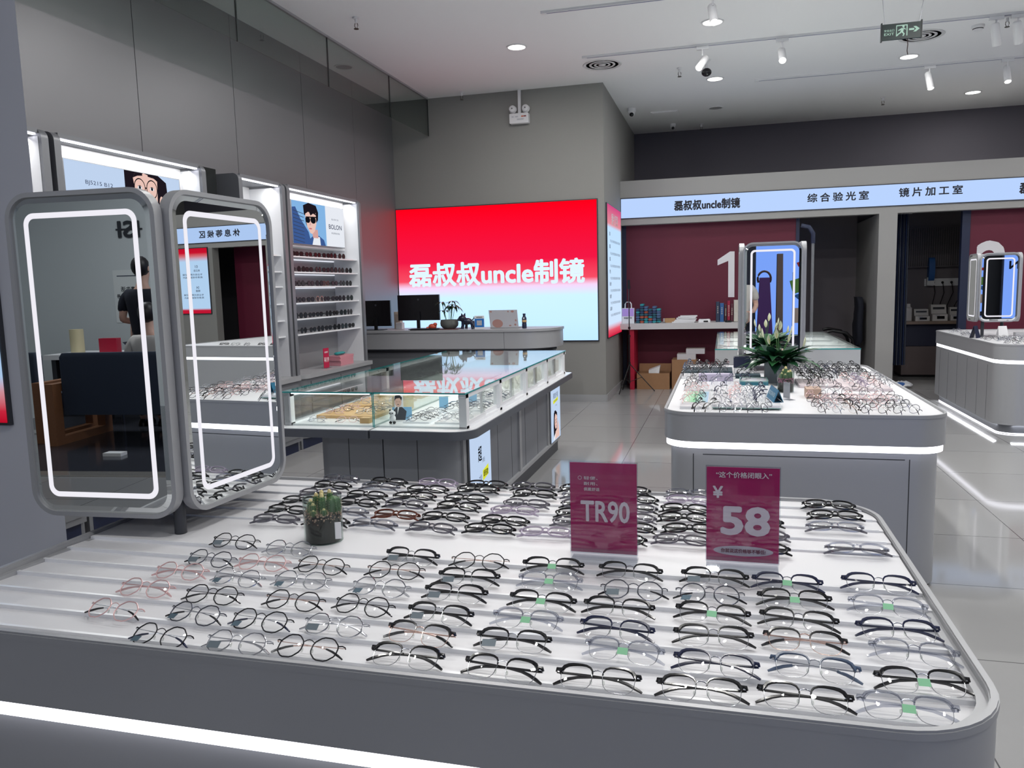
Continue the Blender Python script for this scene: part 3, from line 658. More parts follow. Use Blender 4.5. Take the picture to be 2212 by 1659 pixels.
# ------------------------------------------------------------------ spectacles on the near table (metres on the table top)
FG_FRONT = [(-1.182, 1.654, 'hb', '1'), (-1.021, 1.642, 'hc', '0'), (-1.175, 1.547, 'hs', 't'), (-1.033, 1.545, 'hp', '0'), (-0.887, 1.555, 'hg', '0'), (-1.195, 1.465, 'hp', '0'), (-1.038, 1.453, 'hc', 'h'), (-0.889, 1.468, 'hc', 'h'), (-1.206, 1.365, 'hp', '0'), (-1.037, 1.362, 'hb', '0'), (-0.849, 1.367, 'hg', '0'), (-1.194, 1.259, 'hq', '0'), (-1.014, 1.275, 'hs', 'h'), (-0.865, 1.272, 'hn', 'h'), (-0.711, 1.281, 'hc', 't'), (-1.018, 1.174, 'hn', 'h'), (-0.856, 1.182, 'hc', 't'), (-0.716, 1.191, 'hg', '0'), (-0.702, 1.641, 'bb', 't'), (-0.536, 1.644, 'hg', '0'), (-0.707, 1.558, 'hg', '0'), (-0.53, 1.544, 'bb', 't'), (-0.7, 1.463, 'hc', 'h'), (-0.532, 1.461, 'bb', 't'), (-0.697, 1.374, 'hb', '0'), (-0.53, 1.361, 'bb', 't'), (-0.538, 1.278, 'br', '0'), (-0.53, 1.194, 'bb', '0'), (-0.364, 1.639, 'bb', 'g'), (-0.353, 1.558, 'bc', 'g'), (-0.347, 1.455, 'bb', 'g'), (-0.357, 1.37, 'bc', 'g'), (-0.361, 1.284, 'bb', 't'), (-0.354, 1.186, 'bb', '0'), (-0.193, 1.638, 'bb', '0'), (-0.175, 1.545, 'hs', 't'), (-0.194, 1.451, 'bb', '0'), (-0.187, 1.361, 'bn', '0'), (-0.164, 1.285, 'bc', 'g'), (-0.193, 1.185, 'bb', '0'), (-0.016, 1.638, 'bb', 't'), (-0.024, 1.555, 'ro', 'h'), (-0.018, 1.461, 'bb', 'g'), (-0.014, 1.366, 'bb', '0'), (-0.01, 1.267, 'bn', '0'), (-0.03, 1.185, 'bb', '0'), (0.129, 1.635, 'bn', 'g'), (0.137, 1.555, 'bb', 'g'), (0.136, 1.462, 'bb', '0'), (0.14, 1.382, 'br', '0'), (0.146, 1.289, 'bg', '0'), (0.123, 1.192, 'bb', '0'), (0.305, 1.653, 'bn', '0'), (0.304, 1.555, 'bc', 'g'), (0.303, 1.453, 'bn', '0'), (0.311, 1.372, 'bc', '0'), (0.304, 1.276, 'bb', 'g'), (0.266, 1.194, 'bc', 'g')]
FG_BACK = [(-1.222, 2.331, 'tc'), (-1.045, 2.29, 'tb'), (-0.881, 2.316, 'tl'), (-0.718, 2.337, 'tb'), (-0.567, 2.32, 'td'), (-1.206, 2.216, 'tb'), (-1.047, 2.23, 'tc'), (-0.882, 2.217, 'tb'), (-0.727, 2.243, 'tb'), (-0.543, 2.219, 'tb'), (-1.201, 2.125, 'tg'), (-1.043, 2.124, 'tb'), (-0.892, 2.133, 'tb'), (-0.73, 2.135, 'tb'), (-0.542, 2.112, 'tg'), (-1.208, 2.033, 'tb'), (-1.03, 2.038, 'tb'), (-0.885, 2.048, 'td'), (-0.726, 2.052, 'tb'), (-0.557, 2.039, 'tl'), (-1.198, 1.936, 'tb'), (-1.023, 1.948, 'tc'), (-0.868, 1.944, 'tt'), (-0.727, 1.947, 'tb'), (-0.558, 1.943, 'tb'), (-1.182, 1.847, 'tg'), (-1.032, 1.852, 'tb'), (-0.894, 1.856, 'tc'), (-0.728, 1.85, 'tg'), (-0.577, 1.866, 'tb'), (-0.429, 1.866, 'tl'), (-0.415, 2.322, 'tb'), (-0.394, 2.233, 'tc'), (-0.378, 2.14, 'td'), (-0.374, 2.044, 'tb'), (-0.367, 1.96, 'tg'), (-0.276, 2.306, 'tb'), (-0.245, 2.212, 'tb'), (-0.241, 2.117, 'td'), (-0.255, 2.026, 'tg'), (-0.25, 1.941, 'tb'), (-0.244, 1.845, 'tb'), (-0.095, 2.299, 'tc'), (-0.09, 2.224, 'tl'), (-0.098, 2.137, 'tb'), (-0.097, 2.05, 'tb'), (-0.079, 1.957, 'tb'), (-0.095, 1.865, 'tg'), (0.038, 2.342, 'tc'), (0.062, 2.25, 'tb'), (0.065, 2.148, 'tg'), (0.082, 2.045, 'tb'), (0.087, 1.939, 'tg'), (0.082, 1.838, 'tb'), (0.28, 2.239, 'tb'), (0.284, 2.139, 'tb'), (0.271, 2.036, 'tc'), (0.297, 1.872, 'tc')]
SHORT = {'hg': 'black and rose gold eyeglasses', 'hn': 'black and silver eyeglasses', 'br': 'black and rose browline eyeglasses', 'hs': 'dark silver eyeglasses', 'hc': 'thin silver eyeglasses', 'hq': 'pink wire eyeglasses', 'bc': 'clear browline eyeglasses', 'tl': 'pale lilac eyeglasses'}
FROW = {1.19: 'nearest row', 1.28: 'second row', 1.365: 'third row', 1.46: 'fourth row', 1.55: 'fifth row', 1.64: 'sixth row'}
TAGW = {'g': ' with green sticker', 'h': ' with shiny tag', 't': ' with grey tag', '0': '', '1': ' with dark tag'}
gr = random.Random(21)
by_row = {}
for x, y, c, tg in FG_FRONT:
    k = min(FROW, key=lambda q: abs(q-y)); by_row.setdefault(k, []).append((x, y, c, tg))
for k in sorted(by_row):
    row = sorted(by_row[k])
    for i, (x, y, c, tg) in enumerate(row):
        yy = max(y, 1.178)+.004
        put_glasses(c, x, yy, max(tier_z(yy-.017), tier_z(yy), tier_z(yy+.017))+.002, radians(gr.uniform(-7, 2.5)), '%s%s, %s from the left in %s' % (SHORT.get(c, ST[c][1]), TAGW[tg], ORD[i+1], FROW[k]), 'eyeglasses in the front rows of the near table', tagm=None if tg == '0' else tg)
BROW = [(1.84, 'row behind the price stands'), (1.93, 'second back row'), (2.02, 'third back row'), (2.11, 'fourth back row'), (2.21, 'fifth back row'), (2.30, 'last back row')]
by_row = {}
for x, y, c in FG_BACK:
    k = min(range(6), key=lambda q: abs(BROW[q][0]-y)); by_row.setdefault(k, []).append((x, y, c))
for k in sorted(by_row):
    row = sorted(by_row[k]); last = -9
    for i, (x, y, c) in enumerate(row):
        yy = min(y, 2.305); x = max(x, last+.138) if x-last < .138 else x; last = x
        put_glasses(c, x, yy, .8258, radians(gr.uniform(-8, 3)), '%s, %s from the left in %s' % (ST[c][1], ORD[i+1], BROW[k][1]), 'eyeglasses in the back rows of the near table', theta=22)

# price stands on the near table
M_price = mat('wine_red_print', (206, 40, 118), .12, alpha=.78, coat=.3)
M_ptxt = mat('pale_lettering', (226, 214, 220), .5)
def price_stand(label, x, y, rz, lines, w=.152, h=.212, ring=False, oval=False):
    t = thing('price_stand', label, 'price sign', (x, y, .822), rz)
    MB().box(-w/2, w/2, -.03, .03, .0005, .0035).box(-w/2, w/2, -.008, -.0045, .0035, .03).box(-w/2, w/2, .0045, .008, .0035, .03).build('base', M_acryl, t)
    MB().box(-w/2-.002, w/2+.002, -.004, -.0016, .018, .018+h+.003).box(-w/2-.002, w/2+.002, .0016, .004, .018, .018+h+.003).build('acrylic_sleeve', M_acryl, t)
    MB().box(-w/2, w/2, -.001, .001, .02, .018+h).build('printed_card', M_price, t)
    mb = MB()
    for s, cx, cz, lw, lh, b in lines: put(mb, text_mb(s, lw, lh, b), face_M('-y', (cx, -.0014, cz)))
    if ring: put(mb, MB().ring([(.0045*cos(a*pi/8), .0045*sin(a*pi/8)) for a in range(16)], [(.0036*cos(a*pi/8), .0036*sin(a*pi/8)) for a in range(16)], 0, .0003), face_M('-y', (-.053, -.0015, .195)))
    if oval: flatp(mb, [(.063*cos(a*pi/16), .0115*sin(a*pi/16)) for a in range(32)], face_M('-y', (.002, -.0013, .044)))
    mb.build('lettering', M_ptxt, t, smooth=False)
    if oval: text('slogan', '你就说这价格够不够低!', mat('wine_red_lettering', (120, 20, 56), .5), '-y', (.002, -.0016, .044), .094, .0095, .012, t)
price_stand('translucent wine red stand reading TR90 on the near table plateau', -.262, 1.735, 0, [('TR90', .004, .118, .112, .05, .025), ('轻便、', -.028, .195, .032, .008, .012), ('耐用、', -.028, .182, .032, .008, .012), ('佩戴舒适', -.026, .169, .036, .008, .012)], ring=True)
price_stand('translucent wine red stand reading 58 on the near table plateau', .042, 1.735, 0, [('58', .006, .112, .104, .066, .04), ('¥', -.052, .175, .022, .027, .03), ('“这个价格闭眼入”', .002, .214, .116, .0135, .02)], oval=True)

# cactus glasses
def cactus_pot(label, loc, rad, h, stems, gravel, gravel_m, soil_m, seed, tag_=False):
    t = thing('cactus_pot', label, 'potted plant', loc); r = random.Random(seed)
    MB().lathe([(0, .0005), (rad, .0005), (rad, h), (rad-.002, h), (rad-.002, .004), (0, .004)], n=28).build('glass_pot', M_pot, t)
    sh = h*.62
    MB().lathe([(0, .0045), (rad-.004, .0045), (rad-.004, sh), (0, sh+.002)], n=28).build('soil', soil_m, t)
    mb = MB()
    for k in range(330):
        a = r.uniform(0, 2*pi); q = (rad-.006)*math.sqrt(r.uniform(.05, 1)); rz = sh+r.uniform(-.004, .006)
        if r.random() < .5: q = rad-.0045; rz = sh+r.uniform(-.02, .006)
        mb.ball((q*cos(a), q*sin(a), rz), r.uniform(.0018, .0034), 3)
    g = mb.build('gravel', gravel_m, t); g['kind'] = 'stuff'
    for x, y, rr_, hh, kind in stems:
        n = 20; ribs = 8; prof = []
        R = []
        for i in range(9):
            f = i/8; z = sh-.004+hh*f; w = rr_*(math.sin(min(1, f*3+.35)*pi/2))*math.sqrt(max(0.0, 1-max(0, (f-.55)/.45)**2.2)) if f < 1 else .0006
            R.append([(x+w*(1+.1*cos(ribs*2*pi*k/32))*cos(2*pi*k/32), y+w*(1+.1*cos(ribs*2*pi*k/32))*sin(2*pi*k/32), z) for k in range(32)])
        st = MB().loft(R).build('cactus_stem', M_cact if kind != 'tip' else M_cact, t)
        sp = MB()
        for i in range(1, 8):
            for k in range(ribs):
                p = Vector(R[i][k*4]); d = (p-Vector((x, y, p.z))).normalized()
                sp.tube([p, p+d*.0035+Vector((0, 0, .001))], .00035, 3)
        if kind == 'tip': sp.ball((x, y, sh-.004+hh-.004), (rr_*.62, rr_*.62, rr_*1.0), 6)
        sp.build('spines', M_spine, st)
    return t
M_pot = glass('pot_glass', (238, 244, 242), 0, 1.45); M_cact = mat('cactus_green', (66, 104, 62), .5, noise=.3); M_spine = mat('pale_yellow_spines', (222, 206, 150), .6)
M_soil = mat('dark_potting_soil', (44, 38, 38), .95, noise=.35); M_grav = mat('pinkish_gravel', (196, 160, 142), .8); M_gravp = mat('pink_gravel', (196, 110, 150), .8)
t = cactus_pot('glass pot of small yellow-tipped cacti standing on the near table', (-.985, 1.757, .822), .049, .115, [(-.026, -.012, .008, .04, 'tip'), (-.012, -.026, .0075, .034, 'tip'), (-.004, .006, .009, .058, 'tip'), (.006, -.012, .009, .055, 'tip'), (-.022, .01, .0085, .05, 'tip'), (-.034, .002, .007, .03, 'tip'), (.014, .014, .008, .06, 'tip'), (.018, -.026, .007, .022, 'tip'), (-.006, -.036, .006, .02, 'tip'), (.028, .006, .0185, .05, 'ball')], 1, M_grav, M_soil, 5)
MB().box(.03, .046, -.0375, -.036, .012, .055).xf(Matrix.Rotation(radians(25), 4, 'Z')).build('paper_label', M_paperw, t)
cactus_pot('glass pot of finger cacti with pink gravel on the middle table', (.343, 4.70, .8225), .046, .118, [(-.022, -.006, .009, .04, 'tip'), (-.004, -.02, .009, .034, 'tip'), (.0, .01, .012, .07, 'tip'), (.012, -.012, .01, .05, 'tip'), (.024, .006, .011, .052, 'tip'), (-.012, .016, .011, .055, 'tip'), (-.026, .018, .008, .03, 'tip')], 1, M_gravp, M_soil, 8)

# ------------------------------------------------------------------ middle table: stands, trays, plant
M_tealtray = mat('teal_tray', (38, 110, 128), .35); M_mint = mat('mint_edge', (126, 160, 156), .3); M_pinkt = mat('pale_pink_tray', (216, 204, 207), .5); M_lilt = mat('lilac_block', (186, 178, 200), .5)
def slab(name, label, cat, x0, x1, y0, y1, z0, z1, ms, r=.006, group=None, rim=None):
    t = MB().prism(rr(x0-(x0+x1)/2, x1-(x0+x1)/2, y0-(y0+y1)/2, y1-(y0+y1)/2, r, 4), 0, z1-z0)
    o = t.build(name, ms); o.location = ((x0+x1)/2, (y0+y1)/2, z0); tag(o, label, cat, group); return o
ZT = .8222
def green_tray():
    m = mat('green_blue_card', (150, 200, 160), .4); nt = m.node_tree; N = nt.nodes.new
    r = N('ShaderNodeValToRGB'); tc = N('ShaderNodeTexCoord'); sp = N('ShaderNodeSeparateXYZ'); nt.links.new(tc.outputs['Generated'], sp.inputs[0]); nt.links.new(sp.outputs['X'], r.inputs[0]); nt.links.new(r.outputs[0], nt.nodes['Principled BSDF'].inputs['Base Color'])
    r.color_ramp.elements[0].color = rgb(206, 228, 214); r.color_ramp.elements[1].color = rgb(150, 178, 206); e = r.color_ramp.elements.new(.45); e.color = rgb(110, 186, 130)
    t = thing('display_tray', 'small green and blue gradient tray near front left corner of the middle table', 'tray', (-.142, 4.3, ZT)); MB().prism(rr(-.07, .07, -.29, .29, .008, 4), 0, .014).build('tray_body', M_whitegloss, t)
    MB().prism(rr(-.064, .064, -.14, .27, .006, 4), .014, .0148).build('printed_card', m, t); text('print', 'new look', M_txtb, '-y', (0, 0, 0), .03, .012, 0, t, M=Matrix.Translation((.01, .02, .0152)))
green_tray()
t = thing('display_tray', 'large white tray with green edge holding twelve glasses on the middle table', 'tray', (.11, 4.37, ZT)); MB().prism(rr(-.165, .165, -.36, .42, .01, 4), .012, .024).build('tray_body', M_whitegloss, t); MB().prism(rr(-.165, .165, -.36, .42, .01, 4), .006, .012).build('edge', M_mint, t); MB().prism(rr(-.14, .14, -.3, .36, .01, 4), 0, .006).build('foot', M_mint, t)
slab('display_tray', 'flat white tray behind the green gradient tray on the middle table', 'tray', -.225, -.062, 4.70, 5.08, ZT, ZT+.012, M_whitegloss); slab('display_tray', 'flat white tray in front of the lilac block on the middle table', 'tray', -.055, .075, 4.83, 5.08, ZT, ZT+.012, M_whitegloss)
slab('display_block', 'lilac block standing behind the white trays on the middle table', 'display block', -.153, .06, 5.145, 5.22, ZT, ZT+.05, M_lilt)
t = thing('display_tray', 'oval teal box with white top beside the lilac block on middle table', 'tray', (.178, 4.97, ZT)); o_ = rr(-.082, .082, -.12, .12, .045, 8); MB().prism(o_, 0, .036).build('box_body', M_tealtray, t); MB().prism(rr(-.074, .074, -.112, .112, .04, 8), .036, .038).build('white_top', M_whitegloss, t); MB().ring(o_, rr(-.074, .074, -.112, .112, .04, 8), .036, .042).build('rim', M_mint, t)
slab('display_block', 'low dark teal box behind the oval teal box on middle table', 'display block', .075, .235, 5.34, 5.48, ZT, ZT+.02, mat('dark_teal', (24, 56, 66), .4))
slab('display_block', 'white block under the open navy box on the middle table', 'display block', .072, .175, 5.63, 5.73, ZT, ZT+.04, M_whitegloss)
t = thing('gift_box', 'open navy box on a white block at the back left of the lily', 'box', (.124, 5.68, ZT+.0405)); MB().ring(rr(-.056, .056, -.05, .05, .004, 2), rr(-.05, .05, -.044, .044, .003, 2), 0, .07).prism(rr(-.052, .052, -.045, .045, .004, 2), 0, .004).build('box_body', M_navy, t); MB().box(-.049, .049, -.043, .043, .05, .056).build('lining', mat('taupe_lining', (150, 140, 130), .8), t)
slab('display_block', 'small white cube in front of the open navy box', 'display block', .087, .11, 5.56, 5.6, ZT, ZT+.03, M_whitegloss)
t = thing('display_stand', 'small white two-step stand left of the grey plant pot', 'display stand', (.235, 5.62, ZT)); MB().box(-.042, .042, -.03, .03, .06, .068).box(-.042, -.036, -.03, .03, 0, .06).box(.036, .042, -.03, .03, 0, .06).box(-.036, .036, -.03, .03, .0, .008).build('stand_body', M_whitegloss, t)
slab('display_tray', 'dark teal rack under the jumble of glasses at the left back of middle table', 'tray', -.27, .06, 5.57, 5.86, ZT, ZT+.022, mat('dark_teal', (24, 56, 66)))
slab('display_tray', 'white step in front of the dark teal rack on the middle table', 'tray', -.27, .05, 5.30, 5.55, ZT, ZT+.012, M_whitegloss)
# tent cards
t = thing('tent_card', 'blue folded card with white lettering on the white tray of the middle table', 'card', (.256, 4.22, ZT+.0245), radians(-84)); q = MB().loft([[(-.11, -.025, 0), (.11, -.025, 0), (.11, -.022, 0), (-.11, -.022, 0)], [(-.11, -.001, .062), (.11, -.001, .062), (.11, .001, .062), (-.11, .001, .062)]]).loft([[(-.11, .022, 0), (.11, .022, 0), (.11, .025, 0), (-.11, .025, 0)], [(-.11, -.001, .062), (.11, -.001, .062), (.11, .001, .062), (-.11, .001, .062)]])
q.box(-.11, .11, -.02, .02, 0, .001).build('folded_card', mat('blue_card', (40, 116, 150), .4), t)
for s in (-1, 1):
    text('lettering', 'BOONVEII', mat('pale_blue_lettering', (190, 214, 226), .5), '-y', (0, 0, 0), .17, .022, .01, t, M=(Matrix.Rotation(0 if s < 0 else pi, 4, 'Z') @ Matrix.Translation((0, -.0142, .032)) @ Matrix.Rotation(radians(-21), 4, 'X') @ face_M('-y', (0, 0, 0))))
t = thing('card_holder', 'clear upright card holder in front of the pink gravel cactus', 'card holder', (.325, 4.375, ZT), radians(-58)); MB().box(-.03, .03, -.0015, .0015, .001, .1).box(-.03, .03, -.0015, .035, 0, .0025).build('acrylic_sheet', M_acryl, t); MB().box(-.027, .027, -.0006, .0006, .01, .095).build('card', mat('grey_card', (176, 176, 180), .5), t)
slab('display_block', 'pale wooden block carrying one pair of glasses on the middle table', 'display block', .43, .505, 4.43, 4.56, ZT, ZT+.052, mat('pale_wood_block', (186, 158, 140), .5))
slab('display_tray', 'long pale pink tray near the front right of the middle table', 'tray', .50, .865, 4.36, 4.56, ZT, ZT+.016, M_pinkt); slab('display_tray', 'pale pink tray just right of the pink gravel cactus', 'tray', .435, .65, 4.88, 5.22, ZT, ZT+.016, M_pinkt); slab('display_tray', 'pale pink tray in the right middle of the middle table', 'tray', .665, .915, 4.75, 5.22, ZT, ZT+.016, M_pinkt)
# compact spectacles, used where the photo shows them a few pixels wide
SMALL = {}
def small_mesh(code, theta):
    k = (code, theta)
    if k in SMALL: return SMALL[k]
    parts, dz, T, hb = glasses_meshes(ST[code][0], theta); mb = MB(); mats = []
    for n, me, _ in parts:
        if n == 'nose_pad': continue
        base = len(mats); mats += [m for m in me.materials]
        b = len(mb.v); mb.v += [tuple(v.co) for v in me.vertices]
        for p in me.polygons: mb.f.append([b+i for i in p.vertices]); mb.mi.append(base+p.material_index)
    SMALL[k] = mb.mesh('eyeglasses', mats); return SMALL[k]
def small_glasses(code, x, y, z, rz, label, group, theta=60, ry=0):
    o = mobj('eyeglasses', small_mesh(code, theta)); o.location = (x, y, z); o.rotation_euler = (0, ry, rz); return tag(o, label, 'eyeglasses', group)
gr = random.Random(4)
def words(c): return SHORT.get(c, ST[c][1])
def block(xs, ys, z, codes, rz, where, group, jit=.006, skip=(), theta=52):
    for j, y in enumerate(ys):
        for i, x in enumerate(xs):
            if (i, j) in skip: continue
            c = gr.choice(codes)
            small_glasses(c, x+gr.uniform(-jit, jit), y+gr.uniform(-jit, jit), z+.0165, rz+gr.uniform(-.1, .1), '%s, %s from left, %s row %s' % (words(c), ORD[i+1], ['front', 'second', 'third', 'fourth', 'fifth'][j], where), group, theta, radians(14 if rz < 0 else -14))
PR, PL = radians(-66), radians(66)
CX = (.44, .505, .568, .632, .694, .762, .828)
block(CX, (3.965, 4.125, 4.275), ZT+.0005, ['hc', 'hg', 'hn', 'hb', 'hp', 'hs', 'br'], PR, 'at front right of middle table', 'eyeglasses on the front right of the middle table')
block((.53, .61, .69, .77), (4.46,), ZT+.0165, ['hc', 'hp', 'hs', 'hg'], PR, 'on the long pale pink tray', 'eyeglasses on the long pink tray')
block((.70, .76, .82, .88), (4.83, 4.98, 5.13), ZT+.0165, ['hp', 'hc', 'hg', 'hs', 'tl'], PR, 'on the right middle pink tray', 'eyeglasses on the right middle pink tray')
block((.47, .53, .60), (4.97, 5.13), ZT+.0165, ['hs', 'hb', 'bb', 'hg'], PR, 'on pink tray by the cactus', 'eyeglasses on the pink tray by the cactus')
block((.475, .54, .605, .67, .735, .8, .865), (5.40, 5.555, 5.71, 5.865), ZT+.0005, ['bb', 'hb', 'tb', 'tb', 'hn', 'bn'], PR, 'at back right of middle table', 'dark eyeglasses at the back right of the middle table', skip=((0, 3), (1, 3), (0, 0)))
small_glasses('hs', .467, 4.5, ZT+.0525, PR, 'dark silver wire eyeglasses lying alone on the pale wooden block', 'eyeglasses on the middle table')
block((-.115, -.053, .008, .081, .145, .21), (3.945,), ZT+.0005, ['hn', 'hc', 'hs', 'bb'], PL, 'at front left edge of middle table', 'eyeglasses along the front left edge of the middle table')
block((-.01, .06, .125, .188), (4.08, 4.25, 4.42), ZT+.0245, ['hc', 'bn', 'hs', 'hp', 'bc'], PL, 'on the large green-edged white tray', 'eyeglasses on the green-edged white tray')
block((-.165, -.105), (4.14, 4.47), ZT+.0152, ['hb', 'hp', 'hn'], PL, 'on the green gradient tray', 'eyeglasses on the green gradient tray')
block((-.19, -.12), (4.80, 4.97), ZT+.0125, ['bn', 'hb', 'hg'], PL, 'on white tray behind green', 'eyeglasses on the flat white tray'); block((-.03, .04), (4.95,), ZT+.0125, ['bc', 'hp', 'tl'], PL, 'in front of the lilac block', 'eyeglasses in front of the lilac block')
small_glasses('bn', .135, 4.98, ZT+.0385, PL, 'navy eyeglasses lying on the white top of the oval teal box', 'eyeglasses on the middle table')
block((-.235, -.175, -.115, -.055, .005), (5.40,), ZT+.0125, ['hb', 'hs', 'bb'], PL, 'on the white step', 'eyeglasses on the white step'); block((-.235, -.175, -.115, -.055, .01), (5.645, 5.785), ZT+.0225, ['bb', 'tb', 'hb', 'hs', 'bg'], PL, 'on the dark teal rack', 'eyeglasses on the dark teal rack')
block((.12, .19), (5.505,), ZT+.0005, ['hb', 'bb'], PL, 'in front of the white two-step stand', 'eyeglasses by the white stand'); small_glasses('tb', .235, 5.62, ZT+.0685, PL, 'black eyeglasses lying on top of the white two-step stand', 'eyeglasses on the middle table')

# peace lily in a square grey pot
t = thing('potted_lily', 'white-flowered peace lily in a square grey pot on the middle table', 'potted plant', (.322, 5.16, ZT))
po = MB(); po.ring(rr(-.072, .072, -.072, .072, .006, 3), rr(-.064, .064, -.064, .064, .004, 3), 0, .135).prism(rr(-.066, .066, -.066, .066, .004, 3), 0, .008).build('pot', mat('grey_pot', (112, 120, 126), .7, noise=.06), t)
MB().prism(rr(-.065, .065, -.065, .065, .004, 3), .008, .118).build('soil', M_soil, t)
def leaf(mb, base, az, length, width, rise, droop, mi=0, fold=.25):
    d = Vector((cos(az), sin(az), 0)); s = Vector((-sin(az), cos(az), 0)); rings = []; n = 10
    for i in range(n+1):
        f = i/n; c = Vector(base)+d*length*(f-.12*f*f)+Vector((0, 0, rise*f-droop*f*f)); w = width*(sin(pi*min(1, max(0, (f-.12)/.88))**.8)) if f > .12 else .0015
        w = max(w, .0008); up = Vector((0, 0, 1))
        rings.append([c-s*w+up*w*fold, c, c+s*w+up*w*fold, c+up*.0012])
    mb.loft(rings, mi=mi)
lr = random.Random(11); fo = MB()
for k in range(64):
    az = lr.uniform(0, 2*pi); q = lr.uniform(.0, .04); L_ = lr.uniform(.16, .29); ri = lr.uniform(.03, .2)
    leaf(fo, (q*cos(az), q*sin(az), .118), az+lr.uniform(-.3, .3), L_, lr.uniform(.022, .038), ri, min(lr.uniform(.05, .16), ri+.04), mi=k % 3, fold=.3)
fo.build('foliage', [mat('deep_green_leaf', (30, 74, 46), .28), mat('mid_green_leaf', (48, 98, 58), .28), mat('dark_green_leaf', (22, 54, 40), .28)], t)
M_spa = mat('cream_white_flower', (226, 228, 200), .5); M_stem = mat('green_stem', (78, 122, 66), .5)
for x, y, z in ((.012, 0, .325), (-.005, -.02, .275), (.075, .01, .29), (.062, -.02, .25), (-.08, 0, .28), (.15, -.04, .225), (-.045, -.03, .24), (-.04, -.06, .17)):
    f = MB(); az = math.atan2(y-.02, x if abs(x) > .001 else .01); d = Vector((cos(az), sin(az), 0)); s = Vector((-sin(az), cos(az), 0)); rings = []
    for i in range(8):
        q = i/7; w = .0135*sin(pi*(.1+.9*q))**.9 if i < 7 else .0005; c = Vector((x, y, z))+Vector((0, 0, .062*q))+d*.012*q*q; rings.append([c-s*w+d*w*.7, c-s*w*.4, c+s*w*.4, c+s*w+d*w*.7, c+s*w*.4+d*.001, c-s*w*.4+d*.001])
    f.loft(rings); fl = f.build('flower', M_spa, t)
    MB().tube([(x*.15, y*.15, .115), (x*.6, y*.6, .115+(z-.115)*.6), (x, y, z)], .0022, 5).build('stem', M_stem, fl); MB().tube([(x, y, z+.006), (x+d.x*.006, y+d.y*.006, z+.034)], .003, 6).build('spadix', mat('pale_yellow_spadix', (214, 208, 140), .6), fl)
t = thing('card_holder', 'tall narrow clear strip holder in front of the grey lily pot', 'card holder', (.325, 5.0, ZT), radians(-70)); MB().box(-.04, .04, -.001, .001, 0, .225).box(-.04, .04, -.025, .025, 0, .003).build('acrylic_sheet', M_acryl, t)

# ------------------------------------------------------------------ right-hand table goods
gr = random.Random(9)
xs = (2.56, 2.66, 2.76, 2.86, 2.96)
for j, y in enumerate((8.2, 8.42, 8.66, 8.86)):
    for i, x in enumerate(xs):
        c = gr.choice(['hc', 'hs', 'hb', 'hn', 'bc']); small_glasses(c, x+gr.uniform(-.02, .02), y+gr.uniform(-.03, .03), ZT+.0005, gr.uniform(-1.2, 1.2), '%s, %s from left in %s row on right-hand table' % (words(c), ORD[i+1], ['front', 'second', 'third', 'fourth'][j]), 'eyeglasses strewn on the right-hand table', 45)
for i in range(6): c = gr.choice(['hb', 'hs', 'tb']); small_glasses(c, 3.2+.2*i, 8.16+gr.uniform(-.03, .05), ZT+.0005, gr.uniform(-.5, .5), '%s, %s of six on the right-hand table shown by the mirror' % (words(c), ORD[i+1]), 'eyeglasses on the right-hand table seen in the mirror', 45)
for i, (x, y) in enumerate(((2.52, 9.9), (2.56, 9.62), (2.5, 9.35), (2.6, 10.1))): small_glasses('hc', x, y, ZT+.0005, .6, 'thin silver wire eyeglasses, %s from back along left edge of right-hand table' % ORD[4-i], 'eyeglasses along the left edge of the right-hand table', 45)
for x, y, rz, m, l in ((2.485, 9.0, .9, M_navy, 'dark navy folded card in front of the right-hand mirror'), (2.70, 8.9, .2, M_paperw, 'white folded tent card in front of the right-hand mirror')):
    t = thing('tent_card', l, 'card', (x, y, ZT), rz); MB().loft([[(-.05, -.035, 0), (.05, -.035, 0), (.05, -.032, 0), (-.05, -.032, 0)], [(-.04, -.001, .125), (.04, -.001, .125), (.04, .001, .125), (-.04, .001, .125)]]).loft([[(-.05, .032, 0), (.05, .032, 0), (.05, .035, 0), (-.05, .035, 0)], [(-.04, -.001, .125), (.04, -.001, .125), (.04, .001, .125), (-.04, .001, .125)]]).build('folded_card', m, t)
slab('display_block', 'small grey box among the glasses on the right-hand table', 'display block', 2.86, 2.98, 9.02, 9.1, ZT, ZT+.05, mat('grey_card', (176, 176, 180)))
t = thing('price_stand', 'red price stand reading 680 seen on the right-hand table in the mirror', 'price sign', (3.55, 8.4, ZT)); MB().box(-.06, .06, -.03, .03, 0, .004).build('base', M_acryl, t); MB().box(-.06, .06, -.002, .002, .004, .2).build('printed_card', M_price, t)
text('lettering', '¥680', M_ptxt, '-y', (0, -.0025, .09), .1, .05, .02, t); text('lettering', '爆款特价', M_ptxt, '-y', (0, -.0025, .165), .08, .02, .02, t)
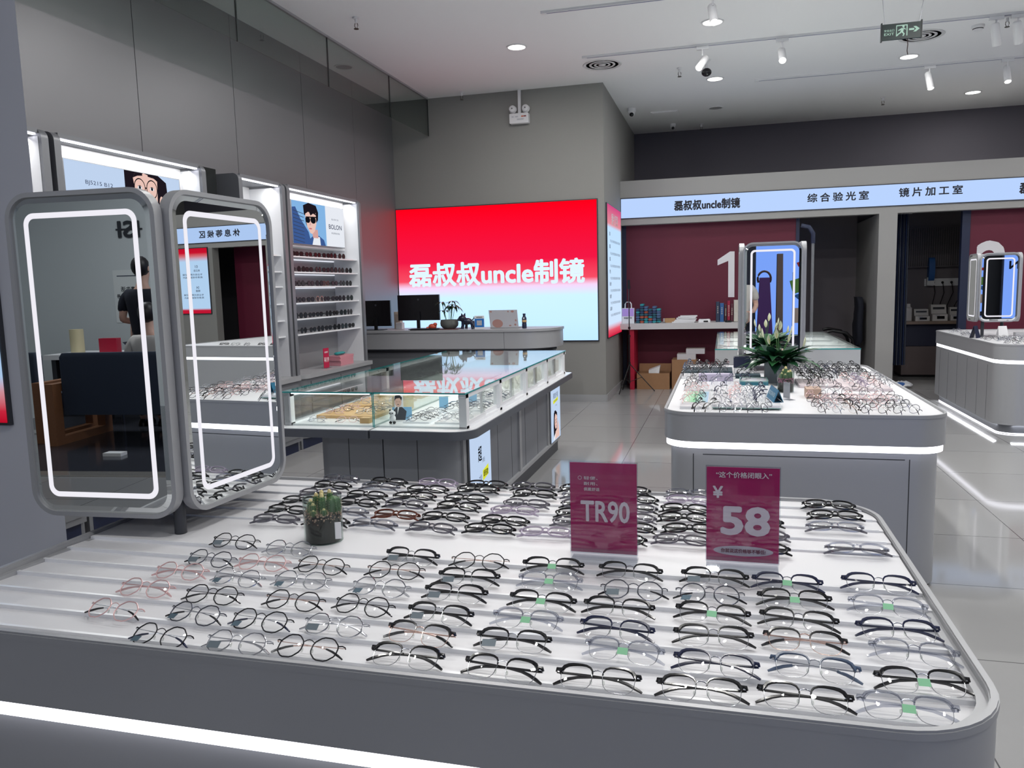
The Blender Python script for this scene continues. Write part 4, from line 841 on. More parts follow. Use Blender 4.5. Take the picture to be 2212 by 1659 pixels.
# ------------------------------------------------------------------ wall display units on the left
M_skin = mat('skin_tone', (226, 184, 166), .6); M_hair = mat('dark_hair', (26, 22, 26), .45)
def lit(name, col): return emis('lit_'+name, col, .95)
L_bg = lit('pale_blue', (196, 216, 244)); L_hair = lit('hair', (30, 24, 32)); L_skin = lit('skin', (238, 198, 186)); L_skin2 = lit('skin_shade', (216, 166, 160)); L_lip = lit('lips', (206, 110, 120)); L_blk = lit('black', (18, 18, 24)); L_white = lit('white', (236, 240, 248)); L_denim = lit('denim', (62, 92, 150)); L_sky = lit('sky', (134, 184, 232)); L_ink = lit('ink', (60, 70, 96)); L_yel = lit('yellow', (226, 230, 60)); L_red = lit('red', (196, 30, 70)); L_grey = lit('grey', (70, 78, 84))
PMATS = [L_bg, L_hair, L_skin, L_skin2, L_lip, L_blk, L_white, L_denim, L_sky, L_ink, L_yel, L_red, L_grey]
class Pic:
    """flat printed picture: polygons in metres on a plane, each a hair in front of the last"""
    def __init__(self, M): self.mb = MB(); self.M = M; self.d = 0
    def p(self, pts, mi):
        self.d += .00012; self.mb.poly([tuple(self.M @ Vector((x, y, self.d))) for x, y in pts], mi); return self
    def e(self, cx, cy, rx, ry, mi, n=20, a0=0, a1=360): return self.p([(cx+rx*cos(radians(a0+(a1-a0)*k/n)), cy+ry*sin(radians(a0+(a1-a0)*k/n))) for k in range(n+(a1-a0 < 360))], mi)
    def t(self, s, cx, cy, w, h, mi, bold=0):
        self.d += .00012; put(self.mb, text_mb(s, w, h, bold), self.M @ Matrix.Translation((cx, cy, self.d)), mi); return self
    def build(self, name, parent): return self.mb.build(name, PMATS, parent, smooth=False)
def lightbox(label, y0, y1, z0, z1, x, draw, cat='advertising screen', nm='advertising_screen', back=.15):
    t = thing(nm, label, cat, (x, (y0+y1)/2, z0)); w, h = y1-y0, z1-z0
    MB().box(-back, .012, -w/2-.006, w/2+.006, -.006, h+.006).build('bezel', M_silver_d, t)
    p = Pic(face_M('+x', (.0125, 0, h/2))); p.p([(-w/2, -h/2), (w/2, -h/2), (w/2, h/2), (-w/2, h/2)], 0); draw(p, w, h); p.build('picture', t); return t
def young_man(p, w, h):
    a = w/2; b = h/2
    p.p([(-a, -b), (.12*w, -b), (.12*w, b), (-a, b)], 8)
    p.p([(-a, -b), (-.17*w, -b), (-.22*w, -.2*h), (-.36*w, .1*h), (-.44*w, .36*h), (-a, .34*h)], 7)
    p.p([(-.22*w, -b), (.1*w, -b), (.07*w, -.36*h), (-.02*w, -.27*h), (-.12*w, -.26*h), (-.2*w, -.36*h)], 7); p.p([(-.16*w, -b), (-.0*w, -b), (-.01*w, -.3*h), (-.12*w, -.28*h)], 6)
    p.p([(-.14*w, -.33*h), (-.04*w, -.33*h), (-.045*w, -.12*h), (-.16*w, -.14*h)], 3)
    p.e(-.17*w, .12*h, .1*w, .27*h, 1); p.p([(-.29*w, .2*h), (-.3*w, .42*h), (-.2*w, .5*h), (-.06*w, .46*h), (-.02*w, .3*h), (-.03*w, .12*h), (-.06*w, .05*h)], 1)
    p.p([(-.27*w, .18*h), (-.26*w, .28*h), (-.07*w, .28*h), (-.065*w, .02*h), (-.1*w, -.16*h), (-.15*w, -.24*h), (-.19*w, -.22*h), (-.24*w, -.08*h)], 2)
    p.p([(-.29*w, .2*h), (-.27*w, .4*h), (-.12*w, .42*h), (-.06*w, .22*h), (-.12*w, .26*h), (-.17*w, .2*h), (-.2*w, .3*h)], 1)
    p.e(-.225*w, .09*h, .045*w, .075*h, 5); p.e(-.125*w, .1*h, .052*w, .085*h, 5); p.p([(-.26*w, .14*h), (-.06*w, .16*h), (-.06*w, .19*h), (-.26*w, .165*h)], 5); p.e(-.182*w, -.115*h, .028*w, .017*h, 4); p.p([(-.185*w, .06*h), (-.17*w, -.03*h), (-.2*w, -.035*h)], 3)
    for k in range(9): y = -.42+.085*k; p.p([(-.49*w, y*h), (-.3*w, (y-.05)*h), (-.3*w, (y-.035)*h), (-.49*w, (y+.018)*h)], 9)
    p.p([(.12*w, -b), (a, -b), (a, b), (.12*w, b)], 6); p.t('BOLON', .31*w, .0, .27*w, .12*h, 9, .012).t('暴龙眼镜太阳镜', .31*w, -.16*h, .17*w, .045*h, 9).t('BL3103 C10', .31*w, .19*h, .14*w, .04*h, 9)
def young_woman(p, w, h):
    p.t('BJ5215 B12', -.24*w, .29*h, .22*w, .055*h, 9)
    pic = p
    class Up:                                   # large portrait, cropped by the top edge
        def p(self, pts, mi): pic.p([(.2*w+(x-.2*w)*1.25, min(.5*h, y*1.3+.3*h)) for x, y in pts], mi); return self
        def e(self, cx, cy, rx, ry, mi): return self.p([(cx+rx*cos(k*pi/10), cy+ry*sin(k*pi/10)) for k in range(20)], mi)
    p = Up()
    p.p([(.02*w, -.5*h), (.02*w, .3*h), (.07*w, .46*h), (.16*w, .49*h), (.27*w, .42*h), (.33*w, .1*h), (.36*w, -.5*h)], 1)
    p.p([(.08*w, .1*h), (.1*w, .35*h), (.2*w, .4*h), (.26*w, .1*h), (.25*w, -.22*h), (.18*w, -.44*h), (.12*w, -.3*h)], 2)
    p.p([(.08*w, .1*h), (.1*w, .42*h), (.2*w, .44*h), (.3*w, .1*h), (.25*w, .12*h), (.16*w, .38*h)], 1)
    p.e(.285*w, -.1*h, .017*w, .07*h, 2); p.p([(.1*w, .12*h), (.15*w, .15*h), (.15*w, .13*h)], 1); p.p([(.19*w, .15*h), (.24*w, .12*h), (.19*w, .13*h)], 1)
    for cx in (.125, .215):
        p.e(cx*w, .02*h, .042*w, .085*h, 5); p.e(cx*w, .02*h, .037*w, .075*h, 2); p.e(cx*w, .022*h, .016*w, .014*h, 6); p.e(cx*w, .022*h, .008*w, .014*h, 5); p.p([((cx-.018)*w, .03*h), (cx*w, .043*h), ((cx+.018)*w, .03*h), (cx*w, .036*h)], 1)
    p.p([(.165*w, .03*h), (.175*w, .03*h), (.175*w, .018*h), (.165*w, .018*h)], 5); p.e(.168*w, -.25*h, .025*w, .022*h, 4)
def unit(label, y0, y1, shelves, header=0):
    yc = (y0+y1)/2; a = (y1-y0)/2; t = thing('wall_display_unit', label, 'display shelf', (-4.158, yc, 0), 0)
    X1 = .358; H = 2.435
    prof = [(.0, .0), (X1, .0)]+[(X1-.055+.055*cos(k*pi/16), H-.055+.055*sin(k*pi/16)) for k in range(9)]+[(0, H)]
    for s in (-1, 1):
        m = MB(); ya, yb = sorted((s*a, s*(a-.05)))
        m.loft([[(x, ya, z) for x, z in prof], [(x, yb, z) for x, z in prof]])
        yi = s*(a-.0505); yj = s*(a-.053); ya, yb = sorted((yi, yj)); m.box(.02, X1-.022, ya, yb, .7, H-.045, 1)
        m.build('side_panel', [M_silver_d, M_whitegloss], t)
    b = a-.053
    MB().box(0, X1-.02, -b, b, H-.028, H).build('top_panel', M_silver_d, t)
    zb = header or 1.84; MB().box(0, .175 if header else .03, -b, b, zb, H-.03).build('upper_back_panel', M_white, t); MB().box(0, .03, -b, b, .7, zb).build('back_panel', M_silver, t)
    for z in shelves:
        sh = MB().box(.03, X1-.045, -b, b, z-.012, z).build('shelf', M_whitegloss, t); MB().box(.034, .046, -b+.02, b-.02, z-.02, z-.0122).build('led_strip', M_led_soft, sh)
    MB().box(X1-.06, X1-.035, -b, b, H-.036, H-.0285).build('led_strip', M_led, t)
    area('unit_light', (-3.9, yc, H-.05), .02, 2.0*(y1-y0), (1, .99, .96), (0, radians(22), 0), 'RECTANGLE', 2*b)
    # counter below
    MB().prism(rr(.0, .42, -a-.0, a, (.02, .12, .0, .0)[0:4] and (.12, .02, .005, .005), 6), .66, .7).build('counter_top', M_silver, t)
    MB().prism(rr(.0, .40, -a+.01, a-.01, (.11, .02, .005, .005), 6), .1, .658).build('base_cabinet', M_silver_d, t)
    d = MB(); d.box(.4005, .408, -a+.16, -.01, .44, .63).box(.4005, .408, .01, a-.06, .44, .63).box(.4005, .408, -a+.16, -.01, .14, .42).box(.4005, .408, .01, a-.06, .14, .42); d.build('drawer_fronts', M_silver_d, t)
    MB().box(0, .36, -a+.03, a-.03, 0, .1).build('toe_kick', M_navy, t)
    return t
SHZ = (1.80, 1.655, 1.52, 1.365, 1.215, 1.07)
unit('wall display unit half hidden by the near pillar at the far left', 2.95, 3.86, SHZ); unit('wide lit wall display unit with woman advert behind the large mirror', 3.90, 5.31, SHZ[1:], 1.70)
unit('narrow lit wall display unit between the mirror and the wide sunglasses unit', 5.73, 6.43, SHZ); unit('wide lit wall display unit full of sunglasses below the young man advert', 6.46, 7.96, SHZ, 1.90)
lightbox('lit advert of a young man in black sunglasses and denim above the sunglasses', 6.80, 7.85, 1.93, 2.335, -3.97, young_man)
lightbox('lit advert of a dark-haired woman in round spectacles above the large mirror', 4.12, 5.20, 1.72, 2.32, -3.97, young_woman)
o = MB().box(0, .2, -.14, .14, 0, .56).box(.2, .204, -.13, .13, .01, .55).build('wall_speaker', mat('dark_smoked_glass', (40, 42, 42), .15)); o.location = (-4.158, 5.52, 1.9); tag(o, 'dark glossy box on the wall between two lit display units', 'speaker')
# sunglasses on the shelves
M_sung = mat('black_sunglass_lens', (10, 11, 13), .3, spec=.25); M_sungb = mat('brown_sunglass_lens', (40, 26, 24), .3, spec=.25); M_sungg = mat('grey_green_sunglass_lens', (26, 36, 36), .3, spec=.25)
def sun_mesh(shape, ml, mf):
    mb = MB(); out = lens_outline(shape)
    S_ = .001
    for s in (-1, 1):
        ring = [(1.1*(s*34+x)*S_, (1.22*y+27)*S_) for x, y in out]
        mb.loft([[(x, -.002-.9*x*x*0, z) for x, z in ring], [(x, .001, z) for x, z in ring]], mi=1)
        mb.tube([(x, -.0005, z) for x, z in ring], .003, 5, True, mi=0, up=(0, 1, 0))
        mb.tube([(s*.072, 0, .034), (s*.074, .006, .034), (s*.070, .07, .028), (s*.064, .12, .022), (s*.06, .142, .008)], .0022, 5, mi=0)
    mb.tube([(-.011, 0, .031), (0, -.001, .035), (.011, 0, .031)], .0018, 5)
    return mb.mesh('sunglasses', [mat('satin_black_frame', (12, 12, 14), .4, spec=.3) if mf in (M_blk, M_blkm) else mf, ml])
SUN = [(sun_mesh(a, b, c), d) for a, b, c, d in (('wide', M_sung, M_blk, 'black square sunglasses'), ('round', M_sung, M_blk, 'round black sunglasses'), ('hex', M_sungg, M_blkm, 'grey-green angular sunglasses'), ('wide', M_sungb, M_brn, 'brown tinted sunglasses'), ('round', M_sungb, M_gld, 'round brown sunglasses'))]
ROWN = ['top', 'second', 'third', 'fourth', 'fifth', 'lowest']
gr = random.Random(31)
def shelf_row(y0, y1, n, row, where, skipn=0):
    for i in range(n):
        me, wd = gr.choice(SUN[:3] if row in (0, 4, 5) or gr.random() < .7 else SUN)
        o = mobj('sunglasses', me); o.location = (-3.905+gr.uniform(-.008, .008), y0+(y1-y0)*(i+.5)/n+gr.uniform(-.008, .008), SHZ[row]+.0002+0); o.rotation_euler = (0, 0, pi/2+gr.uniform(-.1, .1))
        tag(o, '%s, %s from left on %s shelf of %s' % (wd, ORD[i+1], ROWN[row], where), 'sunglasses', 'sunglasses on the shelves of the %s' % where)
for r in range(6): shelf_row(6.56, 7.88 if r else 7.74, 8 if r else 7, r, 'wide unit'); shelf_row(6.03, 6.34, 2, r, 'narrow unit')
for r in (1, 2): shelf_row(4.5, 5.2, 4, r, 'unit behind mirror')
# goods on the counters below
t = thing('price_stand', 'red price stand reading 119 on counter of the wide sunglasses unit', 'price sign', (-3.86, 7.13, .7005), pi/2); MB().box(-.06, .06, -.03, .03, 0, .004).build('base', M_acryl, t); MB().box(-.055, .055, -.002, .002, .004, .2).build('printed_card', mat('red_price_card', (190, 30, 72), .35), t)
text('lettering', '¥119', M_txtw, '-y', (0, -.0025, .085), .09, .05, .03, t); text('lettering', '太阳镜特价', M_txtw, '-y', (0, -.0025, .16), .075, .018, .02, t)
t = thing('price_stand', 'red price stand on counter of the narrow unit, half hidden by the mirror', 'price sign', (-3.86, 6.06, .7005), pi/2); MB().box(-.06, .06, -.03, .03, 0, .004).build('base', M_acryl, t); MB().box(-.055, .055, -.002, .002, .004, .2).build('printed_card', mat('red_price_card'), t); text('lettering', '¥119', M_txtw, '-y', (0, -.0025, .085), .09, .05, .03, t)
t = thing('spray_bottle', 'small blue spray bottle with white nozzle beside the 119 price stand', 'bottle', (-3.93, 7.27, .7005)); MB().lathe([(0, 0), (.017, 0), (.018, .01), (.018, .075), (.009, .09), (0, .09)], n=16).build('bottle_body', mat('blue_bottle', (40, 96, 130), .3), t); MB().lathe([(0, .09), (.01, .09), (.01, .105), (.007, .11), (.007, .135), (0, .136)], n=12).build('nozzle', M_paperw, t)
gr = random.Random(5); M_pinkbox = mat('dusty_pink_box', (206, 142, 152), .6)
for k in range(6):
    o = MB().box(-.07, .07, -.15, .15, 0, .0165).box(-.071, .071, -.151, .151, .006, .0075).build('cleaning_cloth_pack', M_pinkbox); o.location = (-3.88, 7.48+gr.uniform(-.006, .006), .7005+.017*k); o.rotation_euler = (0, 0, gr.uniform(-.03, .03)); tag(o, 'flat dusty pink pack, %s from the bottom of the stack by the 119 price stand' % ORD[k+1], 'pack', 'pink packs in a stack')
t = thing('spectacle_case', 'teal spectacle case lying on the stack of pink packs', 'case', (-3.88, 7.46, .8035)); MB().loft([[(.028*cos(a*pi/8)*k, y, .017+.016*sin(a*pi/8)*k) for a in range(16)] for y, k in ((-.085, .35), (-.078, .85), (-.06, 1), (.06, 1), (.078, .85), (.085, .35))]).build('case_body', mat('teal_case', (44, 150, 150), .4), t); MB().box(.025, .029, -.07, .07, .0162, .0172).build('seam', M_navy, t)

# ------------------------------------------------------------------ glass show cases
def show_case(label, x0, x1, y0, y1, side_doors=False, sign=1):
    cx, cy = (x0+x1)/2, (y0+y1)/2; a, b = (x1-x0)/2, (y1-y0)/2; t = thing('glass_showcase', label, 'showcase', (cx, cy, 0))
    rr_r = .13 if side_doors else .02
    R = (.14, .02, .01, .01) if side_doors else (.01, .01, .02, .05)
    o = rr(-a-(.0 if side_doors else .02), a+(.05 if side_doors else 0), -b-.09, b+.06, R, 8); MB().prism(o, .655, .70).build('rim_slab', M_dark if False else mat('slate_edge', (92, 96, 104), .4, .3), t); MB().prism(rr(-a-(.0 if side_doors else .02)+.006, a+(.044 if side_doors else 0), -b-.084, b+.054, R, 8), .7, .703).build('white_sill', M_whitegloss, t)
    bx0, bx1 = (-a, a-.12) if side_doors else (-a+.14, a)
    MB().prism(rr(bx0, bx1, -b+.09, b+.1, (.1, .01, .005, .005) if side_doors else (.005, .005, .1, .1), 8), .085, .655).build('base', mat('slate_laminate', (128, 131, 137), .42, .15), t)
    MB().box(bx0+.02, bx1+(.02 if side_doors else -.0), -b+.12, b+.08, 0, .085).build('plinth', mat('dark_slate', (66, 68, 72), .5), t)
    g = MB()
    for k in (.5,): g.box(bx0+(bx1-bx0)*k-.002, bx0+(bx1-bx0)*k+.002, -b+.0885, -b+.1, .1, .65)
    if side_doors:
        for y in (4.95, 5.3, 5.7, 6.1): g.box(bx1-.01, bx1+.001, y-cy-.002, y-cy+.002, .1, .65)
    g.build('panel_gap', M_seam, t)
    if side_doors:
        MB().box(bx1, bx1+.014, 5.48-cy, 5.54-cy, .085, .655).box(bx1, bx1+.014, 4.2-cy, 4.255-cy, .085, .655).box(bx1, bx1+.014, 6.44-cy, 6.495-cy, .085, .655).box(bx1, bx1+.02, 4.2-cy, 6.9-cy, .085, .11).build('door_frame', M_silver, t)
    MB().box(-a+.01, a-.01, -b+.01, b-.01, .703, .712).build('display_floor', M_whitegloss, t)
    e = .004
    MB().box(-a, a, -b, -b+.006, .704, .892).build('front_pane', M_pane, t); MB().box(-a-.002, a+.002, -b-.012, b, .893, .901).build('top_pane', M_pane, t)
    MB().box(-a-.002, a+.002, -b-.0135, -b-.012, .893, .901).box((a+.002) if side_doors else -a-.0035, (a+.0035) if side_doors else -a-.002, -b-.012, b, .893, .901).box(-a-.0015 if side_doors else a-.0035, -a+.0035 if side_doors else a+.0015, -b-.0135, -b-.012, .705, .9).build('glass_edge', M_glassedge, t)
    MB().box(-a if side_doors else a-.006, -a+.006 if side_doors else a, -b, b, .704, .892).build('side_pane', M_pane, t)
    po = MB()
    xs = a-.042 if side_doors else -a
    for i, y in enumerate((3.98, 4.64, 5.31, 5.98, 6.66) if side_doors else (3.975, 5.31, 6.66)): po.box(xs, xs+.042, max(-b, y-cy-.022), min(b, y-cy+.022), .703, .892)
    po.box(xs, xs+.042, -b, b, .87, .892).box(xs, xs+.042, -b, b, .703, .718); po.build('white_post', M_whitegloss, t)
    if side_doors:
        for y, k in zip((3.98, 4.64, 5.31, 5.98), range(4)):
            for h in (0, 1):
                ya, yb = y-cy+.022+h*.30, y-cy+.022+.32+h*.30; xo = a-.014 if h == 0 else a-.03
                d = MB().box(xo, xo+.012, ya, yb, .718, .742).box(xo, xo+.012, ya, ya+.012, .742, .87).build('sliding_door', M_whitegloss, t); MB().box(xo+.003, xo+.008, ya+.012, yb, .742, .87).build('door_pane', M_pane, d)
    else: MB().box(-a+.01, -a+.016, -b+.04, b-.04, .718, .87).build('end_pane', M_pane, t)
    MB().box(-a+.02, a-.02, b-.02, b, .703, .893).build('back_rail', M_whitegloss, t)
    ls = MB().box(-a+.03, a-.03, -b+.012, -b+.02, .884, .8905).build('led_strip', M_led, t)
    area('case_light', (cx, cy, .885), (a*2-.1), 2.6, (1, .99, .95), (0, 0, 0), 'RECTANGLE', b*2-.1)
    return t
show_case('left glass showcase with wooden trays of pink-rimmed glasses and a yellow box', -2.425, -1.868, 3.955, 6.72); show_case('right glass showcase with sliding side doors, white trays and lit posters', -1.862, -1.33, 3.955, 6.72, True)
def poster_cat(p, w, h):
    p.p([(-w/2+.02, h/2), (-w/2+.02, h/2-.02), (-w/2+.06, h/2-.03), (-w/2+.12, h/2-.02), (-w/2+.12, h/2)], 11); p.t('超', -.02, .08, .075, .095, 5, .02).t('好看轻', .05, .03, .055, .03, 9).p([(.03, -.1), (.15, -.08), (.15, -.015), (.03, -.035)], 10).t('超轻款', .09, -.058, .1, .04, 5, .02).t('才能', -.02, -.075, .06, .05, 9).t('轻盈佩戴无负担', -.03, -.13, .08, .014, 9)
    p.p([(-.02, -h/2), (0, -.24), (.03, -.185), (.055, -.215), (.08, -.19), (.11, -.24), (.13, -h/2)], 12)
def poster_woman(p, w, h):
    p.p([(-w/2+.03, h/2-.01), (-w/2+.03, h/2-.04), (-w/2+.13, h/2-.03), (-w/2+.13, h/2)], 11).t('精致好看', 0, .13, .2, .05, 9).p([(-.1, .06), (.1, .075), (.1, .105), (-.1, .09)], 10).t('专业定制', 0, .083, .14, .018, 9).t('验光', .02, .04, .06, .014, 9)
    p.p([(-.09, -h/2+.01), (-.1, -.14), (-.08, -.02), (-.02, .0), (.05, -.03), (.06, -.13), (.0, -h/2+.01)], 1).e(.0, -.1, .055, .07, 2).p([(-.075, -.07), (-.02, -.03), (.05, -.06), (.03, -.02), (-.06, -.0)], 1).e(-.022, -.1, .02, .018, 5).e(-.022, -.1, .016, .014, 2).e(.028, -.1, .02, .018, 5).e(.028, -.1, .016, .014, 2).e(.0, -.14, .014, .006, 4)
    p.p([(-.06, -h/2+.01), (-.03, -.19), (.05, -.17), (.1, -.1), (.12, -.16), (.14, -h/2+.01)], 2).p([(-.13, -h/2+.01), (-.08, -.22), (-.03, -.2), (-.05, -h/2+.01)], 6)
lightbox('lit poster with black and yellow lettering and cat ears at near corner of showcase', 4.27, 4.69, .115, .645, -1.4345, poster_cat, 'poster', 'lit_poster', .0); lightbox('lit poster of a woman with long dark hair on the far end of the showcase', 6.5, 6.89, .115, .645, -1.4345, poster_woman, 'poster', 'lit_poster', .0)
# goods in the show cases
ZC = .7122
M_bamb = mat('bamboo_tray', (196, 158, 108), .5, noise=.1)
for k, (x0, x1, y0, y1) in enumerate(((-2.34, -1.96, 4.16, 4.5), (-2.36, -2.0, 4.56, 4.92), (-2.36, -2.0, 5.0, 5.4))): slab('wooden_tray', 'bamboo tray of glasses in the left showcase, %s from the front' % ORD[k+1], 'tray', x0, x1, y0, y1, ZC, ZC+.018, M_bamb)
for k, (x0, x1, y0, y1) in enumerate(((-1.74, -1.58, 4.05, 4.42), (-1.55, -1.40, 4.05, 4.30), (-1.66, -1.40, 4.5, 4.8), (-1.66, -1.40, 4.95, 5.25))): slab('display_tray', 'white tray of glasses in the right showcase, %s from the front' % ORD[k+1], 'tray', x0, x1, y0, y1, ZC, ZC+.01, M_whitegloss)
gr = random.Random(12)
def strew(codes, spots, z, where, group):
    for i, (x, y) in enumerate(spots):
        c = gr.choice(codes); small_glasses(c, x, y, z, gr.uniform(-.6, .6), '%s, %s from front %s' % (words(c), ORD[i+1], where), group, 40)
strew(['hp', 'hc', 'hq'], [(-2.27, 4.04), (-2.08, 4.05)], ZC, 'at the front glass of left showcase', 'eyeglasses in the left showcase')
strew(['hp', 'hc', 'hg'], [(-2.25, 4.22), (-2.05, 4.23), (-2.25, 4.32), (-2.05, 4.33), (-2.25, 4.42), (-2.05, 4.43)], ZC+.0182, 'on nearest bamboo tray', 'eyeglasses on the bamboo trays'); strew(['hp', 'hc', 'hs'], [(-2.27, 4.63), (-2.09, 4.64), (-2.27, 4.75), (-2.09, 4.76)], ZC+.0182, 'on second bamboo tray', 'eyeglasses on the bamboo trays'); strew(['hc', 'hs'], [(-2.27, 5.1), (-2.09, 5.1), (-2.27, 5.25), (-2.09, 5.26)], ZC+.0182, 'on third bamboo tray', 'eyeglasses on the bamboo trays')
for j, (x0, y0, nx, ny) in enumerate(((-1.66, 4.09, 1, 5), (-1.475, 4.09, 1, 4), (-1.53, 4.54, 1, 6), (-1.53, 5.0, 1, 6))): strew(['hb', 'hs', 'bg', 'hn', 'hc'], [(x0+(.0 if j < 2 else .065*(-1)**k), y0+(.07*k if j < 2 else .085*(k//2))) for k in range(ny)], ZC+.0102, 'on %s white tray of right showcase' % ORD[j+1], 'eyeglasses on the white trays of the right showcase')
slab('gift_box', 'yellow box standing behind the bamboo trays in the left showcase', 'box', -2.0, -1.9, 4.5, 4.62, ZC, ZC+.09, mat('yellow_box', (214, 166, 48), .5)); slab('display_block', 'small wooden block at the front corner of the left showcase', 'display block', -1.99, -1.93, 4.02, 4.07, ZC, ZC+.03, M_bamb)
t = thing('standee', 'cut-out standee of a dark-haired man in a suit in the right showcase', 'standee', (-1.79, 4.16, ZC), radians(8)); MB().box(-.055, .06, -.002, .002, 0, .075).build('blue_board', mat('pale_blue_card', (130, 180, 214), .5), t)
q = MB(); Mf = face_M('-y', (0, -.0024, 0))
def fl(pts, mi, d=0): q.poly([tuple(Mf @ Vector((x, y, d))) for x, y in pts], mi)
el = lambda cx, cy, rx, ry: [(cx+rx*cos(k*pi/10), cy+ry*sin(k*pi/10)) for k in range(20)]
fl([(-.05, 0), (.02, 0), (.03, .05), (.005, .075), (-.03, .075), (-.05, .05)], 0); fl([(-.025, .03), (-.012, .075), (-.022, .078)], 3, .0002); fl(el(-.018, .105, .02, .03), 1, .0003); fl([(-.04, .11), (-.036, .14), (-.01, .148), (.006, .13), (.002, .112), (-.008, .128), (-.03, .124)], 2, .0004); fl([(-.03, .105), (-.022, .107), (-.022, .104)], 2, .0005); fl([(-.014, .107), (-.006, .105), (-.014, .104)], 2, .0005); fl(el(-.018, .09, .006, .002), 2, .0005)
q.build('printed_man', [mat('charcoal_print', (60, 62, 70), .6), M_skin, M_hair, M_paperw], t, smooth=False); MB().box(-.04, .01, -.0022, .0022, .06, .14).build('white_backing', M_paperw, t)
t = thing('panda_figurine', 'small black and white bear figurine at front glass of the right showcase', 'figurine', (-1.79, 4.03, ZC)); MB().ball((0, 0, .03), (.018, .016, .022), 8).ball((0, -.003, .06), (.019, .017, .017), 8).build('body', M_paperw, t); MB().ball((-.014, 0, .076), .006, 5).ball((.014, 0, .076), .006, 5).build('ear', M_black, t); MB().ball((-.011, -.004, .008), (.009, .012, .008), 6).ball((.011, -.004, .008), (.009, .012, .008), 6).build('foot', M_black, t); MB().ball((-.007, -.0185, .062), .004, 5).ball((.007, -.0185, .062), .004, 5).ball((0, -.0205, .056), .002, 4).build('face', M_black, t)
for k, (x, y) in enumerate(((-1.7, 4.62), (-1.6, 4.9))): o = MB().box(-.03, .03, -.001, .001, 0, .07).box(-.03, .03, 0, .02, 0, .002).build('info_card', mat('pale_blue_card')); o.location = (x, y, ZC+.0); tag(o, 'upright pale blue card in the right showcase, %s from the front' % ORD[k+1], 'card')
fr_ = random.Random(2); mb = MB()
for k in range(420):
    x = fr_.uniform(-1.72, -1.42); y = fr_.uniform(5.55, 6.55); h = fr_.uniform(.03, .085)*(1 if y > 5.9 else .5); mb.add([(x-.012, y, ZC), (x+.012, y, ZC), (x, y+.012, ZC), (x+fr_.uniform(-.02, .02), y+fr_.uniform(-.02, .02), ZC+h)], [(0, 1, 3), (1, 2, 3), (2, 0, 3)])
o = mb.build('white_fur', mat('white_fur', (232, 232, 226), .9)); o['kind'] = 'stuff'; tag(o, 'fluffy white fur lining the far end of the right showcase', 'fur')

# ------------------------------------------------------------------ cash desk
t = thing('cash_desk', 'long grey cash desk with rounded end in front of the red screen', 'desk', (-2.95, 8.7, 0))
o_ = lambda k: rr(-1.2, 1.17-k, -.33+k, .28, (.42, .05, .01, .01), 12)
MB().prism(o_(0), .972, 1.0).build('desk_top', M_silver, t); MB().prism(o_(.012), .785, .972).build('apron', M_silver, t); MB().box(.6, .603, -.319, -.31, .786, .971).build('panel_gap', M_seam, t); MB().prism(o_(.1), .0, .785).build('body', M_silver_d, t); MB().prism(o_(.09), .74, .76).build('trim_line', M_seam, t)
ZD = 1.0005
def monitor(label, x, y, w, h, zb, rz=0):
    t = thing('computer_monitor', label, 'monitor', (x, y, ZD), rz); MB().box(-w/2, w/2, -.012, .018, zb, zb+h).build('screen_housing', M_black, t); MB().box(-w/2+.008, w/2-.008, .018, .0195, zb+.012, zb+h-.008).build('screen_glass', mat('dark_screen', (10, 12, 22), .1), t)
    MB().box(-.02, .02, -.032, -.013, .006, zb+h*.35).build('stand_neck', M_black, t); MB().prism(rr(-.11, .11, -.09, .07, .02, 4), 0, .008).build('stand_foot', M_black, t); MB().prism([(.012*cos(k*pi/6), .012*sin(k*pi/6)) for k in range(12)], 0, .002).xf(face_M('-y', (0, -.0122, zb+h*.82))).build('emblem', M_dark, t)
monitor('large black monitor seen from behind in the middle of the cash desk', -3.43, 8.6, .515, .295, .105); monitor('smaller black monitor seen from behind beside the sunglasses unit', -3.96, 8.58, .37, .30, .045, 0)
t = thing('potted_plant', 'small leafy plant in a grey stone bowl on the cash desk', 'potted plant', (-3.045, 8.56, ZD+.009)); MB().lathe([(0, 0), (.07, 0), (.1, .03), (.105, .06), (.098, .1), (.088, .1), (.09, .06), (0, .05)], n=24).build('pot', mat('stone_grey_bowl', (92, 94, 92), .8, noise=.2), t); MB().lathe([(0, .06), (.086, .06), (.086, .085), (0, .09)], n=20).build('soil', M_soil, t)
fo = MB(); lr = random.Random(6); st = MB()
for k in range(7):
    a = lr.uniform(0, 6.28); q = lr.uniform(.01, .05); tx, ty, tz = q*2.2*cos(a), q*1.6*sin(a), lr.uniform(.2, .31); st.tube([(q*cos(a), q*sin(a), .085), (tx*.7, ty*.7, tz*.6), (tx, ty, tz)], .003, 5)
    for j in range(7): leaf(fo, (tx, ty, tz), a+j*.9+lr.uniform(-.2, .2), lr.uniform(.07, .14), lr.uniform(.009, .014), lr.uniform(.0, .04), lr.uniform(.03, .09))
fo.build('foliage', mat('dark_green_leaf'), t); st.build('stem', M_stem, t)
o = MB().prism(rr(-.13, .11, -.1, .1, .02, 4), 0, .006).ring(rr(-.13, .11, -.1, .1, .02, 4), rr(-.122, .102, -.092, .092, .015, 4), .006, .0085).build('tea_tray', mat('dark_red_tray', (84, 40, 40), .4)); o.location = (-3.02, 8.56, ZD); tag(o, 'thin dark red tray under the stone plant bowl', 'tray')
